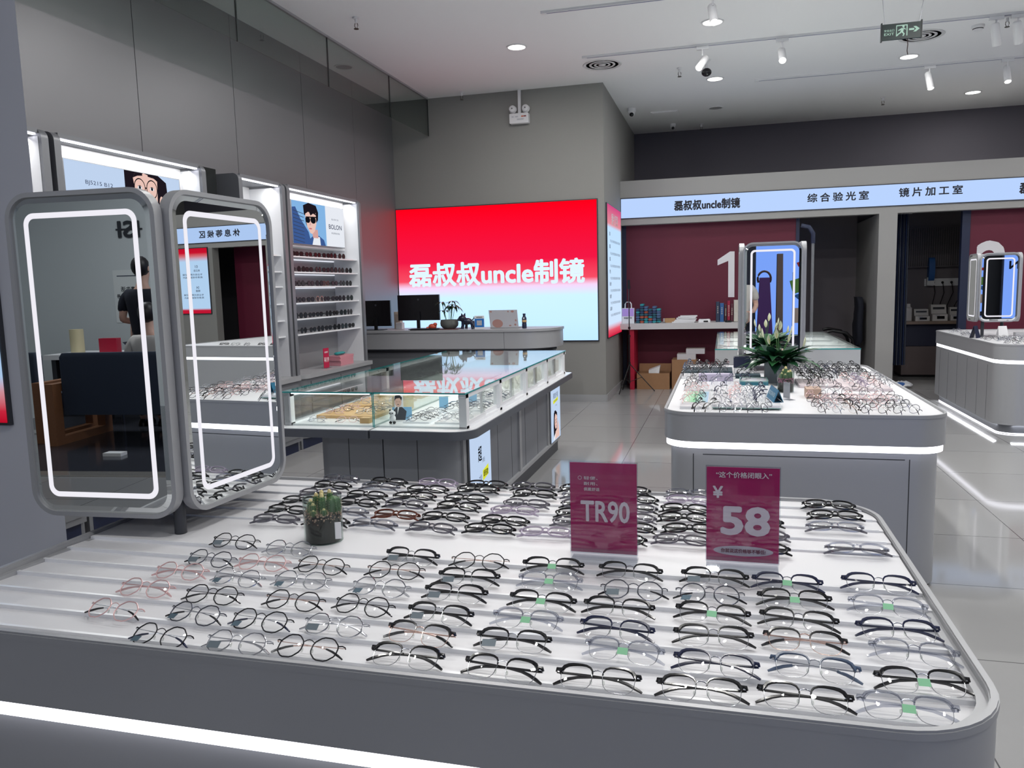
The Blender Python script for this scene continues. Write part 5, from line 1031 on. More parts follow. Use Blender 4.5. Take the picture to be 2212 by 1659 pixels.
t = thing('tea_pet', 'small orange toy beside the stone plant bowl on the cash desk', 'toy', (-3.23, 8.5, ZD)); MB().ball((0, 0, .035), (.05, .035, .034), 8).build('body', mat('orange_toy', (196, 84, 60), .5), t); MB().ball((.035, -.005, .06), (.024, .022, .022), 6).build('head', mat('orange_toy'), t); MB().ball((-.055, 0, .018), (.024, .024, .018), 6).build('tail', mat('orange_toy'), t)
# standing bulldog figurine
t = thing('dog_figurine', 'dark navy dog figurine standing on the cash desk', 'figurine', (-2.81, 8.54, ZD)); t.scale = (1.15, 1.15, 1.0); M_fig = mat('navy_glazed', (24, 30, 52), .25)
q = MB(); q.ball((-.015, 0, .088), (.058, .042, .04), 9).ball((-.058, -.012, .122), (.04, .038, .036), 9).ball((-.088, -.02, .11), (.018, .024, .018), 7).tube([(-.045, -.02, .09), (-.05, -.024, .04), (-.055, -.03, .004)], .016, 8, rs=[.02, .015, .017]).tube([(-.03, .024, .08), (-.03, .03, .04), (-.034, .03, .004)], .016, 8, rs=[.02, .014, .016]).tube([(.03, -.02, .085), (.05, -.026, .05), (.045, -.026, .03), (.055, -.03, .004)], .016, 8, rs=[.026, .018, .012, .014]).tube([(.03, .02, .085), (.052, .026, .05), (.048, .026, .03), (.058, .026, .004)], .016, 8, rs=[.026, .018, .012, .014]); q.build('body', M_fig, t)
for s in (-1, 1): MB().loft([[(-.05+dx, s*.024+dy, .146) for dx, dy in ((-.014, -.01), (.014, -.01), (.014, .01), (-.014, .01))], [(-.05+dx+s*.008, s*.032+dy, .182) for dx, dy in ((-.002, -.001), (.002, -.001), (.002, .001), (-.002, .001))]]).build('ear', M_fig, t)
MB().tube([(.04, 0, .1), (.062, 0, .122), (.056, 0, .138)], .006, 6).build('tail', M_fig, t)
t = thing('payment_card_stand', 'upright white and blue payment card on the cash desk', 'card', (-2.665, 8.5, ZD)); MB().box(-.057, .057, -.003, .003, 0, .15).box(-.05, .05, .003, .04, 0, .003).build('board', M_paperw, t); MB().box(-.055, .055, -.0036, -.003, .022, .118).build('blue_field', mat('bright_blue_print', (30, 112, 190), .5), t); MB().box(-.03, .03, -.0042, -.0036, .042, .098).build('white_square', mat('grey_card'), t); text('lettering', '推荐使用', M_txtb, '-y', (0, -.0035, .133), .07, .014, .01, t)
t = thing('laptop', 'open pale grey laptop with round stickers seen from behind on the cash desk', 'laptop', (-2.39, 8.56, ZD)); MB().prism(rr(-.17, .17, 0, .23, .01, 3), 0, .014).build('keyboard_base', M_silver, t)
lid = MB().loft([[(-.165, -.0, .014), (.165, 0, .014), (.165, .006, .014), (-.165, .006, .014)], [(-.165, -.055, .21), (.165, -.055, .21), (.165, -.049, .21), (-.165, -.049, .21)]]).build('lid', mat('pale_grey_lid', (206, 206, 212), .35), t); Ml = Matrix.Translation((0, -.0008, .014)) @ Matrix.Rotation(radians(15.7), 4, 'X') @ face_M('-y', (0, 0, 0))
q = MB()
for cx, cy, rx, ry in ((-.075, .045, .062, .05), (.13, .03, .012, .012), (.07, .02, .014, .008), (.14, .08, .01, .012), (.11, .185, .018, .012), (.06, .185, .009, .009), (-.14, .185, .012, .01)): q.poly([tuple(Ml @ Vector((cx+rx*cos(k*pi/10), cy+ry*sin(k*pi/10), 0))) for k in range(20)])
q.build('sticker', mat('tan_pink_sticker', (190, 146, 138), .5), t, smooth=False)
t = thing('drink_bottle', 'dark blue drink bottle with pale label at the rounded end of the desk', 'bottle', (-2.155, 8.55, ZD)); MB().lathe([(0, 0), (.024, 0), (.026, .006), (.026, .05), (.023, .058), (.026, .066), (.026, .115), (.014, .138), (.014, .145), (0, .145)], n=20).build('bottle_body', M_navy, t); MB().lathe([(0, .145), (.016, .145), (.016, .165), (0, .165)], n=18).build('cap', M_navy, t); MB().lathe([(.0263, .07), (.0266, .072), (.0266, .092), (.0263, .094)], n=20).build('label_band', mat('gold_label', (196, 160, 110), .5), t); MB().ball((0, -.022, .112), (.01, .006, .01), 6).build('emblem', M_paperw, t)
o = MB().box(-.16, .16, -.06, .06, 0, .016).build('keyboard', M_black); k_ = MB()
for i in range(12):
    for j in range(4): k_.box(-.15+i*.025, -.129+i*.025, -.05+j*.026, -.028+j*.026, .016, .019)
k_.build('keys', M_dark, o); o.location = (-3.3, 8.44, ZD); tag(o, 'low black keyboard in front of the large monitor', 'keyboard')
slab('desk_box', 'tall tan box standing between the two monitors', 'box', -3.86, -3.78, 8.86, 8.94, ZD, ZD+.2, mat('tan_box', (186, 172, 158), .7)); slab('desk_box', 'small white box behind the gap between the monitors', 'box', -3.78, -3.70, 8.72, 8.8, ZD, ZD+.075, M_paperw)
# ------------------------------------------------------------------ long low counter behind the middle table
t = thing('counter_showcase', 'white counter with glass top and lit compartments behind the middle table', 'showcase', (.5, 8.06, 0))
MB().box(-.57, .57, -1.21, 1.21, .06, .72).box(-.57, .57, -1.21, -1.195, .72, .885).box(-.57, .57, 1.195, 1.21, .72, .885).box(-.57, -.555, -1.195, 1.195, .72, .885).box(.555, .57, -1.195, 1.195, .72, .885).build('cabinet_body', mat('pale_grey_laminate', (190, 192, 194), .4), t)
MB().box(-.55, .55, -1.19, 1.19, 0, .06).build('plinth', M_seam, t); MB().box(-.57, .57, -1.21, 1.21, .886, .896).build('glass_top', glass('matt_counter_glass', (250, 254, 252), .03, 1.22), t); MB().box(-.571, .571, -1.2115, -1.21, .886, .896).build('glass_edge', M_glassedge, t)
MB().box(-.555, .555, -1.195, 1.195, .721, .73).build('compartment_floor', M_whitegloss, t)
for y in (-.6, 0, .6): d = MB().box(-.555, .555, y-.012, y+.012, .73, .88).build('divider', M_whitegloss, t); MB().box(-.5, .5, y-.03, y-.022, .868, .876).build('led_strip', M_led_soft, d)
MB().box(-.012, .012, -1.195, 1.195, .855, .872).build('cross_rail', M_whitegloss, t); area('counter_light', (.5, 8.06, .88), 1.0, 42, (1, .99, .94), (0, 0, 0), 'RECTANGLE', 2.2)

# ------------------------------------------------------------------ booth desk and what stands on it
t = thing('booth_desk', 'long white wall desk with a red end leg in front of the maroon wall', 'desk', (-.4, 11.2, 0)); MB().box(-.985, 1.0, -.28, .285, .84, .92).build('desk_top', mat('pale_desk_top', (196, 194, 194), .6), t); MB().box(.9, .98, -.25, .27, 0, .84).build('leg', M_maroon, t); MB().box(-.86, -.8, -.24, .27, 0, .84).build('leg', mat('bright_red_leg', (176, 20, 54), .45), t, label='bright red desk leg')
ZK = .9203
t = thing('paper_bag', 'white and lilac paper carrier bag at left end of the booth desk', 'bag', (-1.29, 11.08, ZK)); MB().loft([[(-.085, -.04, 0), (.085, -.04, 0), (.085, .04, 0), (-.085, .04, 0)], [(-.085, -.045, .21), (.085, -.045, .21), (.085, .045, .21), (-.085, .045, .21)]]).build('bag_body', M_paperw, t); MB().box(-.08, .08, -.0465, -.0445, .1, .205).build('lilac_print', mat('lilac_print', (184, 150, 220), .6), t); text('lettering', '眼镜专卖', M_txtb, '-y', (0, -.0455, .075), .11, .02, .02, t)
for y in (-.03, .03): MB().tube([(-.045, y, .2), (-.042, y, .27), (-.025, y, .295), (.025, y, .295), (.042, y, .27), (.045, y, .2)], .004, 6).build('handle', M_paperw, t)
CASEC = [('teal', (44, 138, 146)), ('dark blue', (36, 58, 92)), ('slate blue', (70, 96, 130)), ('rust orange', (158, 76, 56)), ('dark teal', (34, 84, 100))]
gr = random.Random(17)
case_me = [MB().loft([[(.027*q*(abs(cos(a*pi/8))**.6*(1 if cos(a*pi/8) > 0 else -1)), y, .0165+.016*q*(abs(sin(a*pi/8))**.6*(1 if sin(a*pi/8) > 0 else -1))) for a in range(16)] for y, q in ((-.08, .8), (-.075, 1), (.075, 1), (.08, .8))]).box(-.0278, .0278, -.081, .081, .0155, .0175).mesh('spectacle_case', mat('case_%s' % n.replace(' ', '_'), c, .45)) for n, c in CASEC]
hgt = (6, 8, 7, 6, 7, 6)
for i in range(6):
    for j in range(hgt[i]):
        c = gr.randrange(5); o = mobj('spectacle_case', case_me[c]); o.location = (-1.155+i*.057, 11.12+gr.uniform(-.008, .008), ZK+.0335*j); tag(o, '%s spectacle case, %s up in %s column of the case stack on booth desk' % (CASEC[c][0], ORD[j+1], ORD[i+1]), 'case', 'spectacle cases stacked on the booth desk')
slab('pink_leaflet', 'pink leaflet lying on the booth desk right of the case stack', 'leaflet', -.83, -.72, 11.3, 11.38, ZK, ZK+.05, M_pinkt); slab('wooden_box', 'small tan box on the booth desk left of the white paper pile', 'box', -.79, -.65, 11.1, 11.2, ZK, ZK+.06, M_wood)
t = thing('scissors', 'dark scissors lying on the booth desk by the tan box', 'scissors', (-.86, 11.02, ZK+.004)); MB().box(-.005, .09, -.006, .006, 0, .004).build('blade', M_dark, t); [MB().tube([(-.03+.018*cos(k*pi/8), s*.02+.014*sin(k*pi/8), .003) for k in range(16)], .004, 5, True).build('handle', M_black, t) for s in (-1, 1)]
for k in range(7):
    q = MB(); n = 9
    for s in range(n): pass
    w = .3-.012*k; q.loft([[(-w/2+w*f, y, (.0005+.0135*(1-0*f))*0+z+0) for y, z in ((-.1, 0), (.1, 0), (.1, .012), (-.1, .012))] for f in [i/8 for i in range(9)]]); o = q.build('paper_sheaf', M_paperw); o.location = (-.54+gr.uniform(-.01, .012)+.012*k, 11.12+gr.uniform(-.01, .01), ZK+.0135*k+.0005); o.rotation_euler = (0, 0, gr.uniform(-.06, .06)); tag(o, 'white sheaf of paper, %s from the bottom of the pile on the booth desk' % ORD[k+1], 'paper', 'sheaves of paper on the booth desk')
t = thing('lens_meter', 'small white device with black front buttons on the booth desk', 'device', (-.255, 11.06, ZK)); MB().loft([[(x*k, y*k, z) for x, y in rr(-.08, .08, -.06, .06, .02, 4)] for z, k in ((0, 1), (.03, 1), (.045, .85))]).build('housing', M_paperw, t); MB().box(-.01, .05, -.0625, -.059, .006, .026).build('front_panel', M_black, t); MB().box(-.05, .03, -.02, .02, .0452, .048).build('display', M_dark, t)
for k, (w, h, c, n, txt) in enumerate(((.05, .275, (40, 56, 80), 'dark blue-grey', ''), (.055, .255, (44, 92, 150), 'blue', ''), (.03, .23, (60, 42, 44), 'dark brown', ''), (.04, .285, (150, 24, 60), 'crimson', '眼视光产品学'), (.035, .24, (90, 40, 54), 'plum', ''), (.06, .295, (206, 202, 192), 'cream', ''), (.06, .295, (24, 24, 30), 'black', ''))):
    x = -.105+sum((.052, .062, .035, .045, .04, .063, .062)[:k]); t = thing('binder_book', '%s book, %s from the left in the row on booth desk' % (n, ORD[k+1]), 'book', (x+w/2, 11.2, ZK), 0, 'books on the booth desk'); m = mat('book_%s' % n.replace(' ', '_').replace('-', '_'), c, .6)
    MB().box(-w/2, w/2, -.1, -.095, 0, h).box(-w/2, -w/2+.003, -.1, .1, 0, h).box(w/2-.003, w/2, -.1, .1, 0, h).build('cover', m, t); MB().box(-w/2+.0035, w/2-.0035, -.094, .095, .004, h-.004).build('pages', M_paperw, t)
    mb = MB()
    for j, ch in enumerate(txt or '光学手册'[:4]): put(mb, text_mb(ch, .018, .02, .01), face_M('-y', (0, -.1005, h*.75-j*.026)))
    mb.build('spine_title', mat('book_title_pale', (206, 196, 180), .5), t, smooth=False)
t = thing('computer_mouse', 'black mouse lying in front of the row of books', 'mouse', (.06, 10.98, ZK)); MB().ball((0, 0, .012), (.05, .03, .018), 8).build('shell', M_black, t); MB().tube([(.045, .01, .008), (.09, .03, .006), (.13, .02, .006)], .003, 5).build('cable', M_black, t)
# cartons under the desk
def carton(label, x0, x1, y0, y1, z0, h, ms, flaps=False):
    t = thing('carton', label, 'box', ((x0+x1)/2, (y0+y1)/2, z0)); a, b = (x1-x0)/2, (y1-y0)/2
    if flaps:
        MB().ring(rr(-a, a, -b, b, .003, 1), rr(-a+.006, a-.006, -b+.006, b-.006, .002, 1), 0, h).box(-a+.004, a-.004, -b+.004, b-.004, 0, .006).build('box_body', ms, t)
        MB().loft([[(-a, b, h-.004), (a, b, h-.004), (a, b+.006, h), (-a, b+.006, h)], [(-a, b+.04, h+.1), (a, b+.04, h+.1), (a, b+.046, h+.1), (-a, b+.046, h+.1)]]).build('flap', ms, t)
        MB().loft([[(-a*.3, -b*.5, h*.6), (a*.3, -b*.6, h*.7), (a*.3, b*.2, h*.7), (-a*.3, b*.2, h*.6)], [(-a*.3, -b*.5, h+.03), (a*.4, -b*.5, h+.09), (a*.4, b*.2, h+.1), (-a*.3, b*.2, h+.04)]]).build('paper_inside', M_paperw, t)
    else:
        MB().box(-a, a, -b, b, 0, h).build('box_body', ms, t); MB().box(-a-.0005, a+.0005, -.025, .025, -.0, h+.0006).build('tape', mat('packing_tape', (186, 158, 120), .3), t)
    return t
carton('open brown carton on the floor beside the red desk leg', -1.17, -.72, 11.0, 11.34, .001, .225, M_card, True); carton('taller brown carton right of the open one under the booth desk', -.69, -.36, 11.02, 11.4, .001, .41, M_card)
carton('grey-white box lying on the taller carton under the desk', -.62, -.37, 11.05, 11.3, .4115, .075, mat('grey_white_box', (196, 192, 196), .7)); carton('grey-white box, topmost on the taller carton under the desk', -.50, -.25, 11.08, 11.3, .487, .07, mat('grey_white_box'))
# tripod
t = thing('phone_tripod', 'thin black tripod with a phone clamp standing before the booth desk', 'tripod', (-1.235, 10.7, 0))
MB().tube([(0, 0, .12), (0, 0, .75)], .011, 8).build('lower_pole', M_black, t); MB().tube([(0, 0, .7), (0, 0, 1.4)], .007, 8).build('upper_pole', M_black, t)
for z in (.38, .75, .86): MB().lathe([(0, z), (.017, z), (.017, z+.03), (0, z+.03)], n=12).build('collar', M_black, t)
for p in ((-.11, -.25, .008), (.325, .1, .008), (-.12, .22, .008)): l = MB().tube([(0, 0, .39), p], .007, 6).build('leg', M_black, t); MB().tube([(0, 0, .14), (p[0]*.5, p[1]*.5, .2)], .004, 5).build('brace', M_black, l); MB().ball(p, .0085, 5).build('rubber_foot', M_black, l)
MB().box(-.02, .02, -.012, .012, 1.4, 1.44).box(-.016, .016, -.02, .0, 1.44, 1.52).build('phone_clamp', M_black, t)
# office chair in the first booth
t = thing('office_chair', 'black high-backed office chair turned sideways in the open booth', 'chair', (1.69, 12.2, 0)); M_chair = mat('black_chair_fabric', (20, 24, 38), .8)
MB().loft([[(x+.0+dx, y*k, z) for x, y in rr(-.04, .04, -.23, .23, .035, 4)] for z, k, dx in ((.52, .85, .14), (.6, 1, .17), (.8, 1.0, .16), (.88, .82, .17), (.95, .8, .17), (1.05, .8, .18), (1.16, .72, .17), (1.2, .55, .16))]).build('backrest', M_chair, t)
MB().loft([[(x*k, y*k, z) for x, y in rr(-.25, .2, -.24, .24, .07, 4)] for z, k in ((.42, .92), (.45, 1), (.49, 1), (.51, .92))]).build('seat', M_chair, t)
for s in (-1, 1): MB().tube([(.1, s*.26, .48), (.06, s*.28, .62), (-.02, s*.28, .7), (-.2, s*.27, .735), (-.27, s*.26, .72)], .022, 8).build('armrest', M_black, t)
MB().tube([(0, 0, .08), (0, 0, .43)], .025, 10).build('gas_stem', M_black, t)
for k in range(5): a = k*2*pi/5; l = MB().tube([(0, 0, .1), (.21*cos(a), .21*sin(a), .07)], .02, 6).build('star_leg', M_black, t); MB().ball((.21*cos(a), .21*sin(a), .029), .028, 6).build('castor', M_black, l)
# round lamp arm behind the middle mirror
t = thing('floor_lamp', 'slim floor lamp with hooked top behind the middle mirror', 'lamp', (1.05, 10.4, 0)); MB().lathe([(0, 0), (.13, 0), (.13, .02), (0, .03)], n=20).build('base', M_dark, t); MB().tube([(0, 0, .02), (0, 0, 1.9)], .018, 8).build('pole', M_silver_d, t); MB().tube([(0, 0, 1.9), (.0, 0, 2.02), (-.05, 0, 2.1), (-.14, 0, 2.12)], .026, 8).build('lamp_arm', M_navy, t)

# ------------------------------------------------------------------ lens workshop behind the second opening
t = thing('curtain', 'dark blue and grey striped curtain hanging in the workshop doorway', 'curtain', (2.29, 11.72, .27)); mb = MB(); mb2 = MB(); rings = []
cols = [mat('curtain_navy', (34, 52, 92), .9), mat('curtain_grey', (96, 102, 116), .9)]
N_ = 48; top = [(-.09+.19*i/N_, .028*sin(i*1.1)) for i in range(N_+1)]
for i in range(N_):
    (xa, ya), (xb, yb) = top[i], top[i+1]; mb.add([(xa*1.1, ya*1.4, 0), (xb*1.1, yb*1.4, 0), (xb, yb, 2.03), (xa, ya, 2.03), (xa*1.1, ya*1.4+.003, 0), (xb*1.1, yb*1.4+.003, 0), (xb, yb+.003, 2.03), (xa, ya+.003, 2.03)], [(0, 1, 2, 3), (5, 4, 7, 6), (0, 4, 5, 1), (3, 2, 6, 7)], (i//6) % 2)
mb.build('fabric', cols, t); MB().tube([(-.11, 0, 2.04), (.13, 0, 2.04)], .012, 8).build('rail', M_silver, t)
t = thing('workbench', 'long brown workbench along the back of the lens workshop', 'workbench', (3.6, 12.8, 0)); MB().box(-1.1, 1.5, -.28, .29, .78, .82).build('bench_top', mat('brown_bench_top', (126, 108, 96), .5), t); MB().box(-1.08, 1.48, -.2, .28, .46, .78).build('drawer_block', mat('dark_blue_drawer', (30, 34, 58), .6), t); MB().box(-1.08, 1.48, -.22, .28, .04, .455).build('cabinet', mat('brown_cabinet', (96, 84, 84), .6), t); MB().box(-1.06, 1.46, -.15, .26, 0, .04).build('plinth', M_seam, t)
ZB = .8203
def device(label, x, w, d, h, style):
    t = thing('lens_machine', label, 'machine', (x, 12.78, ZB)); b = mat('machine_cream', (204, 200, 198), .45)
    if style == 0: MB().loft([[(xx*k, yy*k, z) for xx, yy in rr(-w/2, w/2, -d/2, d/2, .015, 4)] for z, k in ((0, 1), (h*.75, 1), (h*.82, .6), (h, .55))]).build('canister', b, t)
    else:
        MB().loft([[(-w/2, y, z) for y, z in ((-d/2, 0), (d/2, 0), (d/2, h), (-d*.05, h), (-d*.2, h*.45), (-d/2, h*.4))], [(w/2, y, z) for y, z in ((-d/2, 0), (d/2, 0), (d/2, h), (-d*.05, h), (-d*.2, h*.45), (-d/2, h*.4))]]).build('housing', b, t); MB().box(-w*.38, w*.38, -d*.13, -d*.06, h*.55, h*.85).build('screen', M_dark, t); MB().box(-w*.2, w*.3, -d/2-.003, -d/2, h*.12, h*.3).build('control_panel', M_black, t)
        for k in range(3): MB().ball((-w*.25+k*.02, -d/2-.002, h*.33), .005, 4).build('button', mat('button_blue', (60, 90, 170), .4), t)
device('white canister at left end of the workbench', 2.63, .09, .1, .25, 0); device('low cream lens machine next to the white canister', 2.8, .19, .25, .17, 1); device('taller cream lens machine in the middle of the workbench', 3.03, .2, .25, .23, 1); device('small red and white machine at right of the workbench', 3.24, .12, .16, .19, 1)
t = thing('power_strip', 'white wall socket strip with black plugs above the workbench', 'power strip', (3.14, 13.1, 1.32)); MB().box(-.24, .5, -.03, -.001, 0, .11).build('strip_body', M_paperw, t)
for k in range(5): p = MB().ball((-.12+.12*k, -.045, .05), (.018, .022, .02), 6).build('plug', M_black, t); MB().tube([(-.12+.12*k, -.06, .04), (-.12+.12*k+.02, -.07, -.1), (-.14+.1*k, -.08, -.3), (-.1+.1*k, -.12, -.44)], .005, 5).build('cable', M_black, p)
t = thing('tape_dispenser', 'blue roll on white holder hanging beside the socket strip', 'dispenser', (2.97, 13.06, 1.33)); MB().box(-.05, .05, -.06, -.001, 0, .12).build('holder', M_paperw, t); MB().lathe([(0, -.04), (.17, -.04), (.17, .04), (0, .04)], n=24).xf(Matrix.Translation((0, -.06, .24)) @ Matrix.Rotation(pi/2, 4, 'Y') @ Matrix.Scale(.35, 4, (0, 1, 0))).build('blue_roll', mat('blue_roll', (44, 96, 160), .5), t)
t = thing('pegboard', 'grey perforated board with a rail and glass jars above the workbench', 'pegboard', (3.2, 13.1, 1.6)); MB().box(-.75, .9, -.02, -.001, 0, .6).build('board', mat('grey_perforated_board', (112, 106, 110), .7), t); d = MB()
for i in range(54): d.box(-.74+i*.03, -.732+i*.03, -.0215, -.02, .02, .58)
d.build('slots', M_seam, t); MB().box(-.7, .3, -.1, -.02, .0, .012).build('shelf', mat('grey_perforated_board'), t)
t = thing('floor_bag', 'crumpled clear and blue plastic bag on the floor at the workshop doorway', 'bag', (2.3, 11.36, .001), .2); br = random.Random(3); q = MB(); q.ball((0, 0, .04), (.13, .09, .042), 9); q.v = [(x*(1+br.uniform(-.08, .08)), y*(1+br.uniform(-.1, .1)), max(0.0, z*(1+br.uniform(-.2, .2)))) for x, y, z in q.v]; q.build('wrapping', mat('milky_plastic', (206, 208, 212), .25), t); MB().ball((-.05, -.045, .05), (.08, .05, .032), 7).build('blue_content', mat('blue_content', (40, 86, 150), .5), t)

# ------------------------------------------------------------------ outside the shop front: seen in the mirrors
t = thing('lit_hoarding', 'bright blue backlit hoarding across the hall, seen reflected in mirrors', 'billboard', (3.1, -7.2, 0)); MB().box(-2.5, 2.6, -.1, 0, .25, 3.4).build('light_face', emis('blue_backlight', (124, 162, 248), 1.15), t); MB().box(-2.6, 2.7, -.2, -.1, 0, 3.5).build('frame', M_dark, t)
t = thing('lit_hoarding', 'second bright blue backlit hoarding, reflected in the right-hand mirror', 'billboard', (7.55, -7.2, 0)); MB().box(-1.1, 1.1, -.1, 0, .25, 3.4).build('light_face', emis('blue_backlight', (124, 162, 248), 1.15), t); MB().box(-1.15, 1.15, -.2, -.1, 0, 3.5).build('frame', M_dark, t); text('lettering', '东N', M_navy, '+y', (-.7, .003, 1.75), .6, .3, .03, t)
o = MB().box(-.3, .22, -.15, .15, 0, 3.86).build('hall_pillar', mat('navy_pillar', (28, 36, 60), .5)); o.location = (.32, -3.2, 0); tag(o, 'dark navy pillar in the hall, reflected in the middle mirror', 'pillar')
t = thing('purple_sculpture', 'tall purple bag-shaped display with a ring handle, reflected in the middle mirror', 'display', (.70, -3.0, 0)); M_pur = mat('deep_purple', (74, 24, 110), .5)
MB().loft([[(-.16, -.1, 0), (.16, -.1, 0), (.16, .1, 0), (-.16, .1, 0)], [(-.1, -.05, 1.52), (.07, -.05, 1.52), (.07, .05, 1.52), (-.1, .05, 1.52)]]).build('bag_body', M_pur, t); MB().tube([(-.02+.11*cos(radians(a)), 0, 1.5+.13*sin(radians(a))) for a in range(-30, 212, 20)], .018, 8).build('ring_handle', mat('dull_bronze', (96, 76, 74), .4, .4), t)
t = thing('hall_pylon', 'brown slab pylon in the hall, reflected in the middle mirror', 'pylon', (.94, -3.0, 0)); MB().loft([[(-.06, -.12, 0), (.06, -.12, 0), (.06, .12, 0), (-.06, .12, 0)], [(-.05, -.12, 1.92), (.04, -.12, 1.92), (.04, .12, 1.92), (-.05, .12, 1.92)]]).build('slab', mat('brown_pylon', (110, 92, 88), .6), t); MB().box(-.065, .1, -.18, .18, 0, .03).build('foot', M_dark, t)
t = thing('toy_ship', 'colourful ship-shaped children display in the hall, reflected in the middle mirror', 'display', (1.36, -3.0, 0))
for x in (-.2, .22): MB().tube([(x, 0, 0), (x, 0, 1.6)], .012, 6).build('post', M_gun, t)
def bd(pts, y, col, nm): MB().loft([[(x, y, z) for x, z in pts], [(x, y+.04, z) for x, z in pts]]).build(nm, col, t)
bd([(-.26, 1.45), (-.02, 1.52), (-.02, 1.28), (-.2, 1.22)], .0, mat('green_sail', (96, 150, 66), .6), 'sail'); bd([(-.2, 1.2), (.1, 1.28), (.3, 1.26), (.3, 1.02), (.0, 1.04)], .0, mat('blue_hull', (30, 104, 176), .6), 'hull'); bd([(.02, 1.64), (.3, 1.6), (.3, 1.3), (.02, 1.3)], .05, mat('blue_sail', (36, 110, 180), .6), 'sail'); bd([(-.15, 1.76), (.1, 1.84), (.1, 1.74), (-.12, 1.69)], .0, mat('red_flag', (190, 44, 52), .6), 'flag')
MB().box(-.2, .25, -.02, .0, .72, .98).build('panel', mat('beige_panel', (190, 170, 160), .6), t); MB().box(-.24, .26, -.06, .06, 0, .03).build('foot', M_dark, t)

def skin_body(name, joints, edges, m, parent, sub=1):
    """one continuous surface grown along a skeleton; joints = (x, y, z, radius)"""
    me = bpy.data.meshes.new(name); me.from_pydata([j[:3] for j in joints], edges, []); o = bpy.data.objects.new(name, me); COL.objects.link(o)
    md = o.modifiers.new('skin', 'SKIN'); sv = me.skin_vertices[0].data
    for i, j in enumerate(joints): r = j[3]; sv[i].radius = r if hasattr(r, '__len__') else (r, r); sv[i].use_root = i == 0
    md.use_smooth_shade = True; sb = o.modifiers.new('subsurf', 'SUBSURF'); sb.levels = sub; sb.render_levels = sub
    dg = bpy.context.evaluated_depsgraph_get(); nm = bpy.data.meshes.new_from_object(o.evaluated_get(dg)); bpy.data.objects.remove(o)
    nm.name = name; nm.materials.clear(); nm.materials.append(m); nm.polygons.foreach_set('use_smooth', [True]*len(nm.polygons)); return mobj(name, nm, parent)
def person(label, loc, rz, shirt, trousers, hair, H=1.7, sit=False, long_hair=False, arm=0):
    """faces -y in its own frame; arm: how far the forearms reach forward"""
    t = thing('person', label, 'person', loc, rz); k = H/1.7; hip = .5 if sit else .92
    def J(x, y, z, r): return (x*k, y*k, z*k, tuple(q*k for q in r) if hasattr(r, '__len__') else r*k)
    up = hip
    body = [J(0, 0, up, (.15, .1)), J(0, .0, up+.22, (.135, .09)), J(0, 0, up+.4, (.16, .1)), J(0, .01, up+.52, (.09, .07)), J(0, 0, up+.58, .052), J(0, -.02, up+.66, (.068, .078)), J(0, -.015, up+.74, (.075, .09)), J(0, -.01, up+.79, (.06, .07))]
    E_ = [(0, 1), (1, 2), (2, 3), (3, 4), (4, 5), (5, 6), (6, 7)]
    def add(prev, *pts):
        for p in pts: body.append(p); E_.append((prev, len(body)-1)); prev = len(body)-1
        return prev
    hands = []
    for s in (-1, 1):
        hand = add(2, J(s*.16, .0, up+.46, .055), J(s*.2, .01, up+.42, .052), J(s*(.24), .03, up+.2, .042), J(s*.2, -.2*(1+arm*.3), up+.12+.05*arm, .034), J(s*.17, -.27-.05*arm, up+.12+.05*arm, .03), J(s*.16, -.34-.05*arm, up+.115+.05*arm, (.04, .018))); hands.append((s, -.34-.05*arm, up+.115+.05*arm))
        if sit: add(0, J(s*.1, -.06, up-.02, .085), J(s*.11, -.42, up-.0, .06), J(s*.11, -.46, up-.25, .05), J(s*.11, -.45, .09, .036), J(s*.115, -.56, .045, (.04, .03)))
        else: add(0, J(s*.09, 0, up-.08, .09), J(s*.1, .0, .5, .062), J(s*.1, .03, .32, .055), J(s*.1, .02, .09, .037), J(s*.11, -.1, .045, (.042, .03)))
    skin_body('body', body, E_, M_skin, t)
    for s, y, z in hands:                     # five fingers each
        f = MB()
        for i, (dx, ln) in enumerate(((-.03, .06), (-.01, .075), (.01, .07), (.03, .055))): x = s*.16+dx; f.tube([(x*k, (y-.02)*k, z*k), (x*k, (y-.02-ln*.6)*k, (z+.004)*k), (x*k, (y-.02-ln)*k, (z-.012)*k)], .009*k, 6, rs=[.0095*k, .0085*k, .006*k])
        f.tube([((s*.16-s*.035)*k, (y+.02)*k, z*k), ((s*.16-s*.062)*k, (y-.015)*k, (z+.004)*k), ((s*.16-s*.06)*k, (y-.04)*k, z*k)], .009*k, 6); f.build('fingers', M_skin, t)
    sh = [J(0, 0, up-.1, (.176, .126)), J(0, 0, up, (.172, .122)), J(0, 0, up+.2, (.155, .11)), J(0, 0, up+.4, (.18, .118)), J(0, .01, up+.515, (.1, .082))]; se = [(0, 1), (1, 2), (2, 3), (3, 4)]
    for s in (-1, 1): b = len(sh); sh += [J(s*.17, 0, up+.46, .07), J(s*.21, .01, up+.41, .066), J(s*.235, .02, up+.27, .06)]; se += [(3, b), (b, b+1), (b+1, b+2)]
    skin_body('shirt', sh, se, shirt, t)
    tr = [J(0, 0, up, (.16, .112))]; te = []
    for s in (-1, 1):
        b = len(tr); tr += ([J(s*.1, -.06, up-.02, .098), J(s*.11, -.42, up, .072), J(s*.11, -.46, up-.25, .062), J(s*.11, -.45, .12, .052)] if sit else [J(s*.095, 0, up-.1, .102), J(s*.1, 0, .5, .076), J(s*.1, .025, .3, .068), J(s*.1, .02, .1, .056)]); te += [(0, b), (b, b+1), (b+1, b+2), (b+2, b+3)]
    skin_body('trousers', tr, te, trousers, t)
    hz = up+.74; h = MB().ball((0, .016*k, (hz+.008)*k), (.088*k, .1*k, .11*k), 9)
